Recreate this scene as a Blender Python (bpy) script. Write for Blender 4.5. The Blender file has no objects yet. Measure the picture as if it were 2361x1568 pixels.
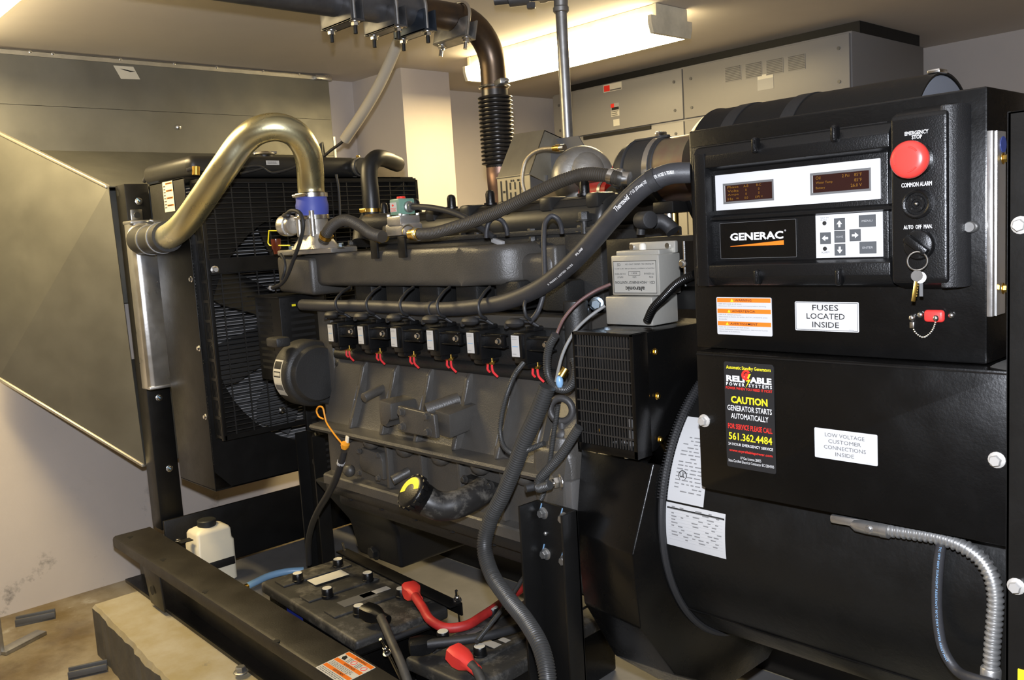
import bpy, bmesh, math, random
from math import sin, cos, pi, radians, sqrt
from mathutils import Vector, Matrix
random.seed(7)
S = bpy.context.scene
COL = S.collection
# ---------------------------------------------------------------- camera (hand height 1.5 m, 31 mm lens)
EYE = Vector((0, 0, 1.5))
RIGHT = Vector((0.68300, 0.72789, -0.06078)).normalized()
FWD = Vector((-0.72908, 0.67434, -0.11710)).normalized()
UPV = Vector((-0.04425, 0.12429, 0.99126)).normalized()
FOC = 2054.6                       # focal length in pixels of the 2361 x 1568 frame
cd = bpy.data.cameras.new('camera'); cam = bpy.data.objects.new('camera', cd); COL.objects.link(cam)
cd.sensor_width = 36; cd.lens = FOC / 2361 * 36; cd.clip_start = .02; cd.clip_end = 60
cam.matrix_world = Matrix(((RIGHT.x, UPV.x, -FWD.x, EYE.x), (RIGHT.y, UPV.y, -FWD.y, EYE.y), (RIGHT.z, UPV.z, -FWD.z, EYE.z), (0, 0, 0, 1)))
S.camera = cam
# ---------------------------------------------------------------- light: exposure, world, the photographer's flash
S.view_settings.view_transform = 'Standard'; S.view_settings.look = 'None'
S.view_settings.exposure = 0.0; S.view_settings.gamma = 1; S.view_settings.use_curve_mapping = False
W = bpy.data.worlds.new('world'); S.world = W; W.use_nodes = True
W.node_tree.nodes['Background'].inputs[0].default_value = (0, 0, 0, 1)
LAMP_COL, LAMP_STR = (1.0, .77, .39), 54.0          # old warm fluorescent tubes
fl = bpy.data.lights.new('camera_flash', 'SPOT'); fo = bpy.data.objects.new('camera_flash', fl); COL.objects.link(fo)
fl.energy = 250; fl.color = (.86, .90, 1.0); fl.shadow_soft_size = .022; fl.spot_size = radians(125); fl.spot_blend = .5
fo.matrix_world = cam.matrix_world.copy(); fo.location = EYE + UPV * .12 - RIGHT * .01
FLOOR, CEIL, WX, WY = 0.0, 2.388, -4.25, 5.2


def U(px, py, x=None, y=None, z=None):
    """The point of the place seen at (px, py) of the frame that lies on the plane x, y or z."""
    d = RIGHT * ((px - 1180.5) / FOC) + FWD - UPV * ((py - 784) / FOC)
    t = (x - EYE.x) / d.x if x is not None else (y - EYE.y) / d.y if y is not None else (z - EYE.z) / d.z
    return EYE + d * t


# ---------------------------------------------------------------- materials
MATS = {}


def mat(name, col, rough=.5, metal=0.0, bump=0.0, bs=60.0, var=0.0, vs=8.0, rvar=0.0, spec=.5, coat=0.0, emit=None, trans=0.0, alpha=1.0, col2=None, dust=0.0):
    m = bpy.data.materials.new(name); m.use_nodes = True; MATS[name] = m
    nt = m.node_tree; b = nt.nodes['Principled BSDF']
    I = b.inputs
    I['Base Color'].default_value = (*col, 1); I['Roughness'].default_value = rough; I['Metallic'].default_value = metal
    I['Specular IOR Level'].default_value = spec; I['Coat Weight'].default_value = coat; I['Coat Roughness'].default_value = .12
    I['Transmission Weight'].default_value = trans; I['Alpha'].default_value = alpha
    if emit:
        I['Emission Color'].default_value = (*emit[0], 1); I['Emission Strength'].default_value = emit[1]
    tc = nt.nodes.new('ShaderNodeTexCoord')

    def noise(scale, det=4, rou=.6):
        n = nt.nodes.new('ShaderNodeTexNoise'); n.inputs['Scale'].default_value = scale; n.inputs['Detail'].default_value = det
        n.inputs['Roughness'].default_value = rou; nt.links.new(tc.outputs['Object'], n.inputs['Vector']); return n
    if var or col2:
        n = noise(vs, 6); r = nt.nodes.new('ShaderNodeValToRGB'); nt.links.new(n.outputs['Fac'], r.inputs[0])
        c2 = col2 or tuple(min(1, c * (1 + var)) for c in col); c1 = col if col2 else tuple(c * (1 - var) for c in col)
        r.color_ramp.elements[0].position = .36; r.color_ramp.elements[1].position = .66
        r.color_ramp.elements[0].color = (*c1, 1); r.color_ramp.elements[1].color = (*c2, 1)
        out = r.outputs[0]
        if dust:
            n2 = noise(vs * 2.7, 8, .75); r2 = nt.nodes.new('ShaderNodeValToRGB'); nt.links.new(n2.outputs['Fac'], r2.inputs[0])
            r2.color_ramp.elements[0].position = .5; r2.color_ramp.elements[1].position = .72
            r2.color_ramp.elements[0].color = (0, 0, 0, 1); r2.color_ramp.elements[1].color = (dust, dust, dust, 1)
            mx = nt.nodes.new('ShaderNodeMixRGB'); nt.links.new(r2.outputs[0], mx.inputs[0]); nt.links.new(out, mx.inputs[1]); mx.inputs[2].default_value = (.3, .28, .24, 1)
            out = mx.outputs[0]
        nt.links.new(out, I['Base Color'])
    if rvar:
        n = noise(vs * 1.7, 5); mr = nt.nodes.new('ShaderNodeMapRange'); nt.links.new(n.outputs['Fac'], mr.inputs[0])
        mr.inputs[1].default_value = .3; mr.inputs[2].default_value = .7
        mr.inputs[3].default_value = max(.02, rough - rvar); mr.inputs[4].default_value = min(1, rough + rvar); nt.links.new(mr.outputs[0], I['Roughness'])
    if bump:
        n = noise(bs, 3); bp = nt.nodes.new('ShaderNodeBump'); bp.inputs['Strength'].default_value = bump; bp.inputs['Distance'].default_value = .002
        nt.links.new(n.outputs['Fac'], bp.inputs['Height']); nt.links.new(bp.outputs[0], I['Normal'])
    return m


black = mat('gloss_black_paint', (.0030, .0029, .0028), .26, bump=.10, bs=220, rvar=.05, spec=.38)
satin = mat('satin_black_steel', (.0065, .0063, .006), .38, bump=.15, bs=160, rvar=.06, spec=.38)
railm = mat('rail_black_paint', (.017, .0145, .011), .44, bump=.2, bs=180, var=.25, vs=5, rvar=.08)
flat = mat('flat_black', (.004, .004, .004), .62)
plast = mat('black_plastic', (.0048, .0048, .0050), .30, bump=.25, bs=420, spec=.4)
cast = mat('charcoal_cast_iron', (.056, .052, .046), .40, bump=.4, bs=260, var=.16, vs=6, rvar=.06, spec=.6)
castd = mat('dark_cast_iron', (.021, .0205, .0195), .47, bump=.45, bs=260, rvar=.06)
castk = mat('shaded_cast_iron', (.010, .010, .0095), .5, bump=.45, bs=260)  # coil rail and runners: shade under the manifold put into the colour
covr = mat('satin_black_valve_cover', (.017, .0165, .0155), .38, bump=.12, bs=90)
panm = mat('black_pan_paint', (.0085, .0085, .0085), .45, bump=.3, bs=160)
rub = mat('black_rubber', (.020, .020, .021), .55, bump=.2, bs=260)
loom = mat('ribbed_loom_plastic', (.034, .034, .033), .42)
loomb = mat('dusty_ribbed_hose', (.040, .033, .024), .55)
hoseg = mat('dull_rubber_hose', (.030, .030, .033), .50, bump=.2, bs=200, var=.15, vs=14)
alu = mat('cast_aluminium', (.62, .60, .56), .36, .85, bump=.3, bs=220, var=.1, vs=20)
alup = mat('brushed_aluminium', (.58, .57, .55), .34, .9, bump=.12, bs=120, var=.12, vs=7, rvar=.1)
zinc = mat('zinc_plated_steel', (.78, .77, .74), .25, 1.0)
steel = mat('dull_steel', (.42, .42, .41), .38, .9, var=.15, vs=30)
galv = mat('galvanised_sheet', (.19, .188, .168), .50, .70, bump=.05, bs=30, var=.10, vs=3.2, rvar=.08)
galvl = mat('galvanised_edge', (.66, .63, .54), .38, .8, var=.1, vs=12)
brass = mat('brass', (.80, .52, .12), .28, 1.0)
gold = mat('yellow_zinc_pipe', (.80, .72, .40), .30, .95, bump=.12, bs=110, col2=(.76, .73, .52), vs=5, rvar=.06)
white = mat('white_paper', (.50, .50, .50), .55)
cream = mat('cream_sticker', (.58, .56, .49), .5)
whiteg = mat('white_print', (.66, .66, .66), .4)
ink = mat('black_ink', (.012, .012, .012), .5)
grey = mat('grey_print', (.11, .11, .11), .5)
lgrey = mat('pale_grey_print', (.33, .33, .33), .5)
orange = mat('orange_print', (.75, .17, .012), .45)
yellow = mat('yellow_print', (.95, .80, .02), .45)
red = mat('red_plastic', (.70, .045, .035), .35)
redp = mat('red_print', (.80, .03, .02), .45)
redr = mat('red_rubber', (.62, .035, .03), .45, bump=.15, bs=150)
bluer = mat('blue_silicone', (.075, .10, .42), .50)
bluep = mat('pale_blue_tube', (.22, .40, .62), .35)
green = mat('green_enamel', (.16, .30, .23), .38)
ylwp = mat('yellow_plastic', (.92, .75, .01), .35)
orng = mat('orange_plastic', (.80, .32, .02), .4)
milk = mat('milky_plastic', (.80, .74, .58), .38, spec=.4)
sil = mat('dusty_battery_top', (.026, .025, .023), .55, bump=.3, bs=120, var=.3, vs=5, dust=.42)
wallm = mat('painted_block_wall', (.60, .545, .50), .75, bump=.25, bs=45, var=.03, vs=2.5)
ceilm = mat('painted_ceiling', (.62, .565, .50), .8, bump=.15, bs=40, var=.03, vs=2)
cabm = mat('grey_enamel_cabinet', (.23, .225, .222), .48, bump=.05, bs=60)
cabd = mat('dark_grey_enamel', (.085, .085, .09), .5)
heat = mat('heat_stained_steel', (.16, .105, .06), .36, .85, bump=.1, bs=40, var=.45, vs=9, col2=(.085, .07, .06))
exh = mat('dark_exhaust_steel', (.16, .16, .165), .40, .75, bump=.1, bs=60, var=.3, vs=7)
bell = mat('dark_bellows_steel', (.10, .095, .09), .30, .85)
foam = mat('pale_grey_foam', (.45, .41, .34), .8, bump=.3, bs=150)
lcd = mat('dark_lcd', (.022, .008, .007), .12)
lcdt = mat('amber_lcd_text', (.16, .075, .006), .4, emit=((.6, .25, .02), .04))
shiel = mat('steel_heat_shield', (.42, .39, .31), .48, .75, bump=.1, bs=60, var=.12, vs=6)
ctin = mat('iridescent_zinc', (.45, .40, .25), .3, .9, col2=(.42, .25, .20), vs=9)
lampw = mat('white_enamel_lamp', (.72, .66, .50), .5, var=.12, vs=14)
glow = mat('lit_lamp_diffuser', (.9, .88, .8), .5, emit=(LAMP_COL, LAMP_STR))
glows = mat('lit_lamp_side', (.9, .88, .8), .5, emit=((1.0, .82, .48), 13.0))
condz = mat('bright_flex_conduit', (.50, .50, .49), .36, .85)
labi = mat('label_ink', (.20, .20, .20), .5)
braid = mat('steel_braid', (.50, .44, .33), .4, .8, bump=.6, bs=400)


# ---------------------------------------------------------------- mesh building
def V(*a):
    return Vector(a)


def frame(d):
    d = d.normalized(); a = V(0, 0, 1) if abs(d.z) < .9 else V(1, 0, 0)
    u = a.cross(d).normalized(); return u, d.cross(u).normalized()


def smooth_path(pts, k=8):
    P = [Vector(p) for p in pts]
    if len(P) < 3: return P
    out = []
    for i in range(len(P) - 1):
        p0 = P[i - 1] if i else P[0] * 2 - P[1]; p1, p2 = P[i], P[i + 1]; p3 = P[i + 2] if i + 2 < len(P) else P[-1] * 2 - P[-2]
        # centripetal Catmull-Rom
        t0 = 0; t1 = t0 + max((p1 - p0).length, 1e-6) ** .5; t2 = t1 + max((p2 - p1).length, 1e-6) ** .5; t3 = t2 + max((p3 - p2).length, 1e-6) ** .5
        for j in range(k):
            t = t1 + (t2 - t1) * j / k
            a1 = p0 * ((t1 - t) / (t1 - t0)) + p1 * ((t - t0) / (t1 - t0)); a2 = p1 * ((t2 - t) / (t2 - t1)) + p2 * ((t - t1) / (t2 - t1)); a3 = p2 * ((t3 - t) / (t3 - t2)) + p3 * ((t - t2) / (t3 - t2))
            b1 = a1 * ((t2 - t) / (t2 - t0)) + a2 * ((t - t0) / (t2 - t0)); b2 = a2 * ((t3 - t) / (t3 - t1)) + a3 * ((t - t1) / (t3 - t1))
            out.append(b1 * ((t2 - t) / (t2 - t1)) + b2 * ((t - t1) / (t2 - t1)))
    return out + [P[-1]]


def resample(P, step):
    out, acc = [P[0].copy()], 0
    L = sum((P[i + 1] - P[i]).length for i in range(len(P) - 1)); n = max(2, round(L / step)); st = L / n; need = st
    for i in range(len(P) - 1):
        a, b = P[i], P[i + 1]; l = (b - a).length
        while acc + l >= need - 1e-9 and len(out) < n:
            out.append(a.lerp(b, (need - acc) / l)); need += st
        acc += l
    return out + [P[-1].copy()]


def frames(P):
    """Position, tangent, u, v along a path, without twist."""
    T = []
    for i in range(len(P)):
        T.append((P[min(i + 1, len(P) - 1)] - P[max(i - 1, 0)]).normalized())
    u, v = frame(T[0]); out = []
    for p, t in zip(P, T):
        u = (u - t * u.dot(t)).normalized(); v = t.cross(u); out.append((p, t, u, v))
    return out


TXT = {}


class MB:
    def __init__(s, m=None):
        s.v, s.f, s.m, s.cur = [], [], [], m

    def add(s, vs, fs, m=None):
        o = len(s.v); s.v.extend(Vector(p) for p in vs)
        for f in fs:
            s.f.append([i + o for i in f]); s.m.append(m or s.cur)
        return s

    def poly(s, pts, m=None):
        return s.add(pts, [list(range(len(pts)))], m)

    def bm(s, b, m=None, M=None):
        b.verts.ensure_lookup_table(); b.verts.index_update()
        s.add([(M @ x.co if M else x.co) for x in b.verts], [[x.index for x in f.verts] for f in b.faces], m); b.free(); return s

    def obox(s, c, ex, ey, ez, m=None, bev=0, seg=2):
        """Box centred at c with half-axes ex, ey, ez, its edges rounded by bev."""
        b = bmesh.new(); bmesh.ops.create_cube(b, size=2)
        hx, hy, hz = ex.length, ey.length, ez.length
        for x in b.verts: x.co = V(x.co.x * hx, x.co.y * hy, x.co.z * hz)
        if bev: bmesh.ops.bevel(b, geom=b.edges[:], offset=min(bev, .95 * min(hx, hy, hz)), segments=seg, profile=.5, affect='EDGES')
        X, Y, Z = ex.normalized(), ey.normalized(), ez.normalized()
        M = Matrix(((X.x, Y.x, Z.x, c.x), (X.y, Y.y, Z.y, c.y), (X.z, Y.z, Z.z, c.z), (0, 0, 0, 1)))
        return s.bm(b, m, M)

    def box(s, a, c, m=None, bev=0, seg=2):
        a, c = Vector(a), Vector(c); h = (c - a) / 2
        return s.obox((a + c) / 2, V(abs(h.x), 0, 0), V(0, abs(h.y), 0), V(0, 0, abs(h.z)), m, bev, seg)

    def prism(s, pts, vec, m=None, bev=0, seg=2):
        P = [Vector(p) for p in pts]; vec = Vector(vec); n = V(0, 0, 0)
        for i in range(len(P)): n += P[i].cross(P[(i + 1) % len(P)])
        if n.dot(vec) > 0: P.reverse()
        k = len(P)
        if not bev:
            return s.add(P + [p + vec for p in P], [list(range(k)), [k + i for i in reversed(range(k))]] + [[i, k + i, k + (i + 1) % k, (i + 1) % k] for i in range(k)], m)
        b = bmesh.new(); vv = [b.verts.new(p) for p in P + [p + vec for p in P]]
        for f in [list(range(k)), [k + i for i in reversed(range(k))]] + [[i, k + i, k + (i + 1) % k, (i + 1) % k] for i in range(k)]: b.faces.new([vv[i] for i in f])
        bmesh.ops.bevel(b, geom=b.edges[:], offset=bev, segments=seg, profile=.5, affect='EDGES'); return s.bm(b, m)

    def rings(s, R, m=None, caps=True, closed=False):
        n = len(R[0]); vs = [p for r in R for p in r]; k = len(R); fs = []
        for i in range(k if closed else k - 1):
            a, b = i * n, ((i + 1) % k) * n
            fs += [[a + j, a + (j + 1) % n, b + (j + 1) % n, b + j] for j in range(n)]
        if caps and not closed: fs += [list(reversed(range(n))), [(k - 1) * n + j for j in range(n)]]
        return s.add(vs, fs, m)

    def lathe(s, p, d, prof, n=24, m=None, caps=True):
        """prof: (distance along d, radius)."""
        p, d = Vector(p), Vector(d).normalized(); u, v = frame(d)
        return s.rings([[p + d * t + (u * cos(2 * pi * j / n) + v * sin(2 * pi * j / n)) * max(r, 1e-5) for j in range(n)] for t, r in prof], m, caps)

    def cyl(s, p, q, r, r2=None, n=20, m=None, caps=True, bev=0):
        p, q = Vector(p), Vector(q); L = (q - p).length; r2 = r if r2 is None else r2
        pr = [(0, r), (L, r2)] if not bev else [(0, r - bev), (bev * .3, r - bev * .3), (bev, r), (L - bev, r2), (L - bev * .3, r2 - bev * .3), (L, r2 - bev)]
        return s.lathe(p, q - p, pr, n, m, caps)

    def tube(s, pts, r, n=12, m=None, k=8, caps=True, smooth=True, rib=None, step=None):
        """rib: (pitch, depth) of a corrugation."""
        P = smooth_path(pts, k) if smooth else [Vector(p) for p in pts]
        if rib:
            pitch, dep = rib; P = resample(P, pitch / 4)
            rr = [(r if i % 4 in (0, 1) else r - dep) for i in range(len(P))]
        else:
            if step: P = resample(P, step)
            rr = r if isinstance(r, (list, tuple)) else [r] * len(P)
            if len(rr) != len(P):
                q = list(rr); rr = []
                for i in range(len(P)):
                    t = i / (len(P) - 1) * (len(q) - 1); a = min(int(t), len(q) - 2); rr.append(q[a] + (q[a + 1] - q[a]) * (t - a))
        R = [[p + (u * cos(2 * pi * j / n) + v * sin(2 * pi * j / n)) * q for j in range(n)] for (p, t, u, v), q in zip(frames(P), rr)]
        return s.rings(R, m, caps)

    def ball(s, c, r, m=None, n=16, sc=(1, 1, 1), half=None):
        c = Vector(c); R = []
        for i in range(1, n // 2):
            a = pi * i / (n // 2); R.append([c + V(sin(a) * cos(2 * pi * j / n) * r * sc[0], sin(a) * sin(2 * pi * j / n) * r * sc[1], -cos(a) * r * sc[2]) for j in range(n)])
        return s.rings(R, m)

    def torus(s, c, d, R, r, n=28, k=10, m=None, a0=0, a1=2 * pi):
        c, d = Vector(c), Vector(d).normalized(); u, v = frame(d); full = abs(a1 - a0 - 2 * pi) < 1e-6
        N = n if full else n + 1; rr = []
        for i in range(N):
            a = a0 + (a1 - a0) * i / n; e = u * cos(a) + v * sin(a)
            rr.append([c + e * (R + r * cos(2 * pi * j / k)) + d * (r * sin(2 * pi * j / k)) for j in range(k)])
        return s.rings(rr, m, caps=not full, closed=full)

    def hexbolt(s, p, d, r, h=None, m=None, washer=True, rot=0.3):
        """Hex bolt head standing on a surface at p, axis d; r is half the width across its corners."""
        p, d = Vector(p), Vector(d).normalized(); h = h or r * .9; u, v = frame(d); b = p
        if washer:
            s.lathe(p, d, [(0, r * 1.45), (r * .12, r * 1.42), (r * .25, r * 1.1)], 16, m); b = p + d * r * .22
        R = [[b + d * t + (u * cos(rot + pi / 3 * j) + v * sin(rot + pi / 3 * j)) * q for j in range(6)] for t, q in ((0, r), (h * .85, r), (h, r * .86))]
        return s.rings(R, m)

    def text(s, body, o, ux, uz, m=None, w=None, h=None, align='C', lift=None, bold=0.0, flip=False):
        """Lettering fitted into width w and/or height h, centred (or left-aligned) at o on the plane of ux, uz."""
        key = (body, bold)
        if key not in TXT:
            c = bpy.data.curves.new('lettering', 'FONT'); c.body = body; c.size = 1; c.resolution_u = 2; c.offset = bold; c.space_line = 1
            ob = bpy.data.objects.new('lettering', c); me = bpy.data.meshes.new_from_object(ob)
            vs = [x.co.copy() for x in me.vertices]; fs = [list(p.vertices) for p in me.polygons]
            bpy.data.objects.remove(ob); bpy.data.curves.remove(c); bpy.data.meshes.remove(me)
            TXT[key] = (vs, fs)
        vs, fs = TXT[key]
        if not vs: return s
        x0, x1 = min(p.x for p in vs), max(p.x for p in vs); y0, y1 = min(p.y for p in vs), max(p.y for p in vs)
        if w is None: w = h * (x1 - x0) / (y1 - y0)
        if h is None: h = w * (y1 - y0) / (x1 - x0)
        kx, ky = w / (x1 - x0), h / (y1 - y0); ux, uz = Vector(ux).normalized(), Vector(uz).normalized(); o = Vector(o)
        n = ux.cross(uz); off = {'C': .5, 'L': 0, 'R': 1}[align]
        pts = [o + n * (lift or 0) + ux * ((p.x - x0) * kx - w * off) + uz * ((p.y - y0) * ky - h * .5) for p in vs]
        return s.add(pts, fs, m)

    def build(s, name, parent=None, origin=None):
        me = bpy.data.meshes.new(name)
        if parent is None:
            if origin is None:
                xs, ys, zs = [p.x for p in s.v], [p.y for p in s.v], [p.z for p in s.v]
                origin = V((min(xs) + max(xs)) / 2, (min(ys) + max(ys)) / 2, min(zs))
        else:
            r = parent
            while r.parent: r = r.parent
            origin = r.location.copy()
        ms = []
        for m in s.m:
            if m not in ms: ms.append(m)
        me.from_pydata([p - origin for p in s.v], [], s.f)
        for m in ms: me.materials.append(m)
        idx = {m: i for i, m in enumerate(ms)}
        me.polygons.foreach_set('material_index', [idx[m] for m in s.m])
        me.polygons.foreach_set('use_smooth', [True] * len(s.f)); me.update()
        me.set_sharp_from_angle(angle=radians(38))
        o = bpy.data.objects.new(name, me); COL.objects.link(o)
        if parent is None: o.location = origin
        else: o.parent = parent
        return o


def tag(o, label, cat, group=None):
    o['label'] = label; o['category'] = cat
    if group: o['group'] = group
    return o


def thing(name, label, cat, loc, group=None):
    o = bpy.data.objects.new(name, None); COL.objects.link(o); o.location = Vector(loc); o.empty_display_size = .05
    return tag(o, label, cat, group)


def struct(o):
    o['kind'] = 'structure'; return o


def lab(o, text):
    o['label'] = text; return o


class Plate:
    """A flat printed label: origin at its top left corner, ux to the right, uz up; fractions u, v (v downwards)."""

    def __init__(s, o, ux, uz, w, h, m, th=.0006, corner=0.0, mb=None):
        s.o, s.ux, s.uz, s.w, s.h = Vector(o), Vector(ux).normalized(), Vector(uz).normalized(), w, h
        s.n = s.ux.cross(s.uz); s.mb = mb or MB(); s.l = th
        pts = []
        c = corner
        if c:
            for cx, cy, a0 in ((w - c, -c, 0), (c, -c, 90), (c, -h + c, 180), (w - c, -h + c, 270)):
                for i in range(5):
                    a = radians(a0 + 22.5 * i); pts.append(s.o + s.ux * (cx + c * cos(a)) + s.uz * (cy + c * sin(a)))
        else: pts = [s.o, s.o - s.uz * h, s.o - s.uz * h + s.ux * w, s.o + s.ux * w]
        s.mb.prism(pts, s.n * th, m)

    def p(s, u, v, lift=0):
        return s.o + s.ux * (u * s.w) - s.uz * (v * s.h) + s.n * (s.l + lift)

    def rect(s, u0, v0, u1, v1, m, lift=.0002):
        s.mb.poly([s.p(u0, v1, lift), s.p(u1, v1, lift), s.p(u1, v0, lift), s.p(u0, v0, lift)], m); return s

    def box(s, u0, v0, u1, v1, m, t=.02, tv=None, lift=.0002):
        tv = tv or t * s.w / s.h
        s.rect(u0, v0, u1, v0 + tv, m, lift); s.rect(u0, v1 - tv, u1, v1, m, lift); s.rect(u0, v0, u0 + t, v1, m, lift); s.rect(u1 - t, v0, u1, v1, m, lift); return s

    def text(s, body, u, v, w=None, h=None, m=None, align='C', bold=0.0, lift=.0004):
        s.mb.text(body, s.p(u, v, lift), s.ux, s.uz, m or ink, w and w * s.w, h and h * s.h, align, bold=bold); return s

    def lines(s, u0, u1, v0, v1, n, m, fill=.45, ragged=.25, lift=.0002):
        """Rows of print too small to read."""
        for i in range(n):
            v = v0 + (v1 - v0) * (i + .5) / n; hh = (v1 - v0) / n * fill / 2; u = u0; end = u1 - random.random() * ragged * (u1 - u0)
            while u < end:
                wd = (u1 - u0) * random.uniform(.03, .1); s.rect(u, v - hh, min(u + wd, end), v + hh, m, lift); u += wd + (u1 - u0) * .02
        return s


def yplate(px0, py0, px1, py1, y, m, **k):
    """A label on a plane facing the camera side (normal -Y) from two opposite corners in the frame."""
    a, b = U(px0, py0, y=y), U(px1, py1, y=y)
    return Plate(V(a.x, y, a.z), V(1, 0, 0), V(0, 0, 1), b.x - a.x, a.z - b.z, m, **k)


def along(P, s0):
    """Point and tangent at arc length s0 of a polyline."""
    acc = 0
    for i in range(len(P) - 1):
        l = (P[i + 1] - P[i]).length
        if acc + l >= s0: return P[i].lerp(P[i + 1], (s0 - acc) / max(l, 1e-9)), (P[i + 1] - P[i]).normalized()
        acc += l
    return P[-1], (P[-1] - P[-2]).normalized()


# ---------------------------------------------------------------- the room
floorm = mat('stained_concrete_floor', (.15, .105, .042), .5, bump=.3, bs=30, vs=2.6, col2=(.31, .275, .21), rvar=.25)
padm = mat('worn_concrete_pad', (.29, .24, .13), .8, bump=.8, bs=24, vs=5, col2=(.37, .34, .27))


def stains(m, c, s0, s1, scale, ht=None):
    """Grime with a shape of its own: blotches of colour c where a noise passes s0..s1 (only below height ht, fading)."""
    nt = m.node_tree; b = nt.nodes['Principled BSDF']; sock = b.inputs['Base Color']
    n = nt.nodes.new('ShaderNodeTexNoise'); n.inputs['Scale'].default_value = scale; n.inputs['Detail'].default_value = 9; n.inputs['Roughness'].default_value = .68
    tc = nt.nodes.new('ShaderNodeTexCoord'); nt.links.new(tc.outputs['Object'], n.inputs['Vector'])
    mr = nt.nodes.new('ShaderNodeMapRange'); nt.links.new(n.outputs['Fac'], mr.inputs[0])
    mr.inputs[1].default_value = s0; mr.inputs[2].default_value = s1
    fac = mr.outputs[0]
    if ht:
        sp = nt.nodes.new('ShaderNodeSeparateXYZ'); nt.links.new(tc.outputs['Object'], sp.inputs[0])
        m2 = nt.nodes.new('ShaderNodeMapRange'); nt.links.new(sp.outputs['Z'], m2.inputs[0]); m2.inputs[1].default_value = ht[0]; m2.inputs[2].default_value = ht[1]
        m2.inputs[3].default_value = 1; m2.inputs[4].default_value = 0
        mu = nt.nodes.new('ShaderNodeMath'); mu.operation = 'MULTIPLY'; nt.links.new(fac, mu.inputs[0]); nt.links.new(m2.outputs[0], mu.inputs[1]); fac = mu.outputs[0]
    mx = nt.nodes.new('ShaderNodeMixRGB'); nt.links.new(fac, mx.inputs[0]); mx.inputs[2].default_value = (*c, 1)
    if sock.links: nt.links.new(sock.links[0].from_socket, mx.inputs[1])
    else: mx.inputs[1].default_value = sock.default_value
    nt.links.new(mx.outputs[0], sock)


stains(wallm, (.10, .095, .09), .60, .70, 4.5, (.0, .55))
stains(wallm, (.30, .27, .24), .66, .72, 1.7)
stains(floorm, (.075, .05, .025), .50, .72, 1.9)
stains(floorm, (.42, .40, .36), .60, .70, 3.1)
stains(padm, (.12, .12, .12), .62, .68, 3.3)
O0 = V(0, 0, 0)
T = .12
MB(floorm).box((WX - T, -2.6, -T), (2.4, WY + T, 0)).build('floor', None, O0)['kind'] = 'structure'
MB(ceilm).box((WX - T, -2.6, CEIL), (2.4, WY + T, CEIL + T)).build('ceiling', None, O0)['kind'] = 'structure'
MB(wallm).box((WX - T, -2.6, 0), (WX, WY + T, CEIL)).build('wall_left', None, O0)['kind'] = 'structure'
MB(wallm).box((WX, WY, 0), (2.4, WY + T, CEIL)).build('wall_back', None, O0)['kind'] = 'structure'
MB(wallm).box((2.28, -2.5, 0), (2.4, WY, CEIL)).build('wall_right', None, O0)['kind'] = 'structure'
MB(wallm).box((WX, -2.6, 0), (2.28, -2.5, CEIL)).build('wall_front', None, O0)['kind'] = 'structure'
MB(wallm).box((WX, 2.85, 0), (-3.8, 3.17, CEIL)).build('wall_pier', None, O0)['kind'] = 'structure'
# the raised concrete pad under the generator set
pc = U(220, 1393, z=.2); pe = U(390, 1568, z=.2)
pdir = (pe - pc).normalized(); pback = (U(325, 1362, z=.2) - pc).normalized()
far = pc + pdir * 5.2
P0 = [pc, far, V(far.x, 2.38, .2), V(pc.x + .02, 2.38, .2)]
mbp = MB(padm)
n_ = 130
fr_ = [pc.lerp(far, i / n_) for i in range(n_ + 1)]; lf_ = [P0[3].lerp(pc, i / 24) for i in range(25)]
edge = lf_[:-1] + fr_ + [P0[2]]
nz = lambda a: random.uniform(-a, a)
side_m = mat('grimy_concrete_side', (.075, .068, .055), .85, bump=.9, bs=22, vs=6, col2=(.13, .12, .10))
topr = [V(p.x + nz(.0035), p.y + nz(.0035), .2) for p in edge[:-1]] + [V(edge[-1].x, edge[-1].y, .2)]
cx_ = V((pc.x + far.x) / 2, 1.7, 0)
midr = [p + V((p - cx_).x * -.0 + (-.007 if i < 25 else 0) + nz(.003), (-.009 if 24 <= i < len(edge) - 1 else 0) + nz(.003), -.016 + nz(.006)) for i, p in enumerate(topr)]
botr = [V(p.x, p.y, 0) for p in midr]
k_ = len(edge)
mbp.poly(topr)
for i in range(k_):
    j = (i + 1) % k_
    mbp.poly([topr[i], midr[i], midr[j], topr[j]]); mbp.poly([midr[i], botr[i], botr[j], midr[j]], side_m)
struct(mbp.build('trim_1', None, O0))
lab(bpy.data.objects['trim_1'], 'raised worn concrete pad under the generator set')


def floor_piece(name, c, ang, l, w, h, label, m):
    mb = MB(m); ca, sa = cos(ang), sin(ang); ex, ey = V(ca, sa, 0), V(-sa, ca, 0); c = Vector(c)
    # a short length of steel channel lying on its back
    c = c + V(0, 0, .0005); mb.obox(c + V(0, 0, .004), ex * l / 2, ey * w / 2, V(0, 0, .004)); t = .005
    for s in (-1, 1): mb.obox(c + ey * s * (w / 2 - t) + V(0, 0, h / 2), ex * l / 2, ey * t, V(0, 0, h / 2), bev=.002)
    return tag(mb.build(name), label, 'metal offcut', 'metal offcuts on the floor')


offm = mat('grey_painted_offcut', (.10, .10, .10), .5, .3)
floor_piece('channel_offcut', U(83, 1432, z=0), radians(72), .15, .05, .03, 'short steel channel offcut lying by the foot of the left wall', offm)
p = U(236, 1540, z=0)
floor_piece('channel_offcut', U(204, 1553, z=0), radians(70), .13, .05, .03, 'short steel channel offcut lying against the end of the concrete pad', offm)
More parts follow.
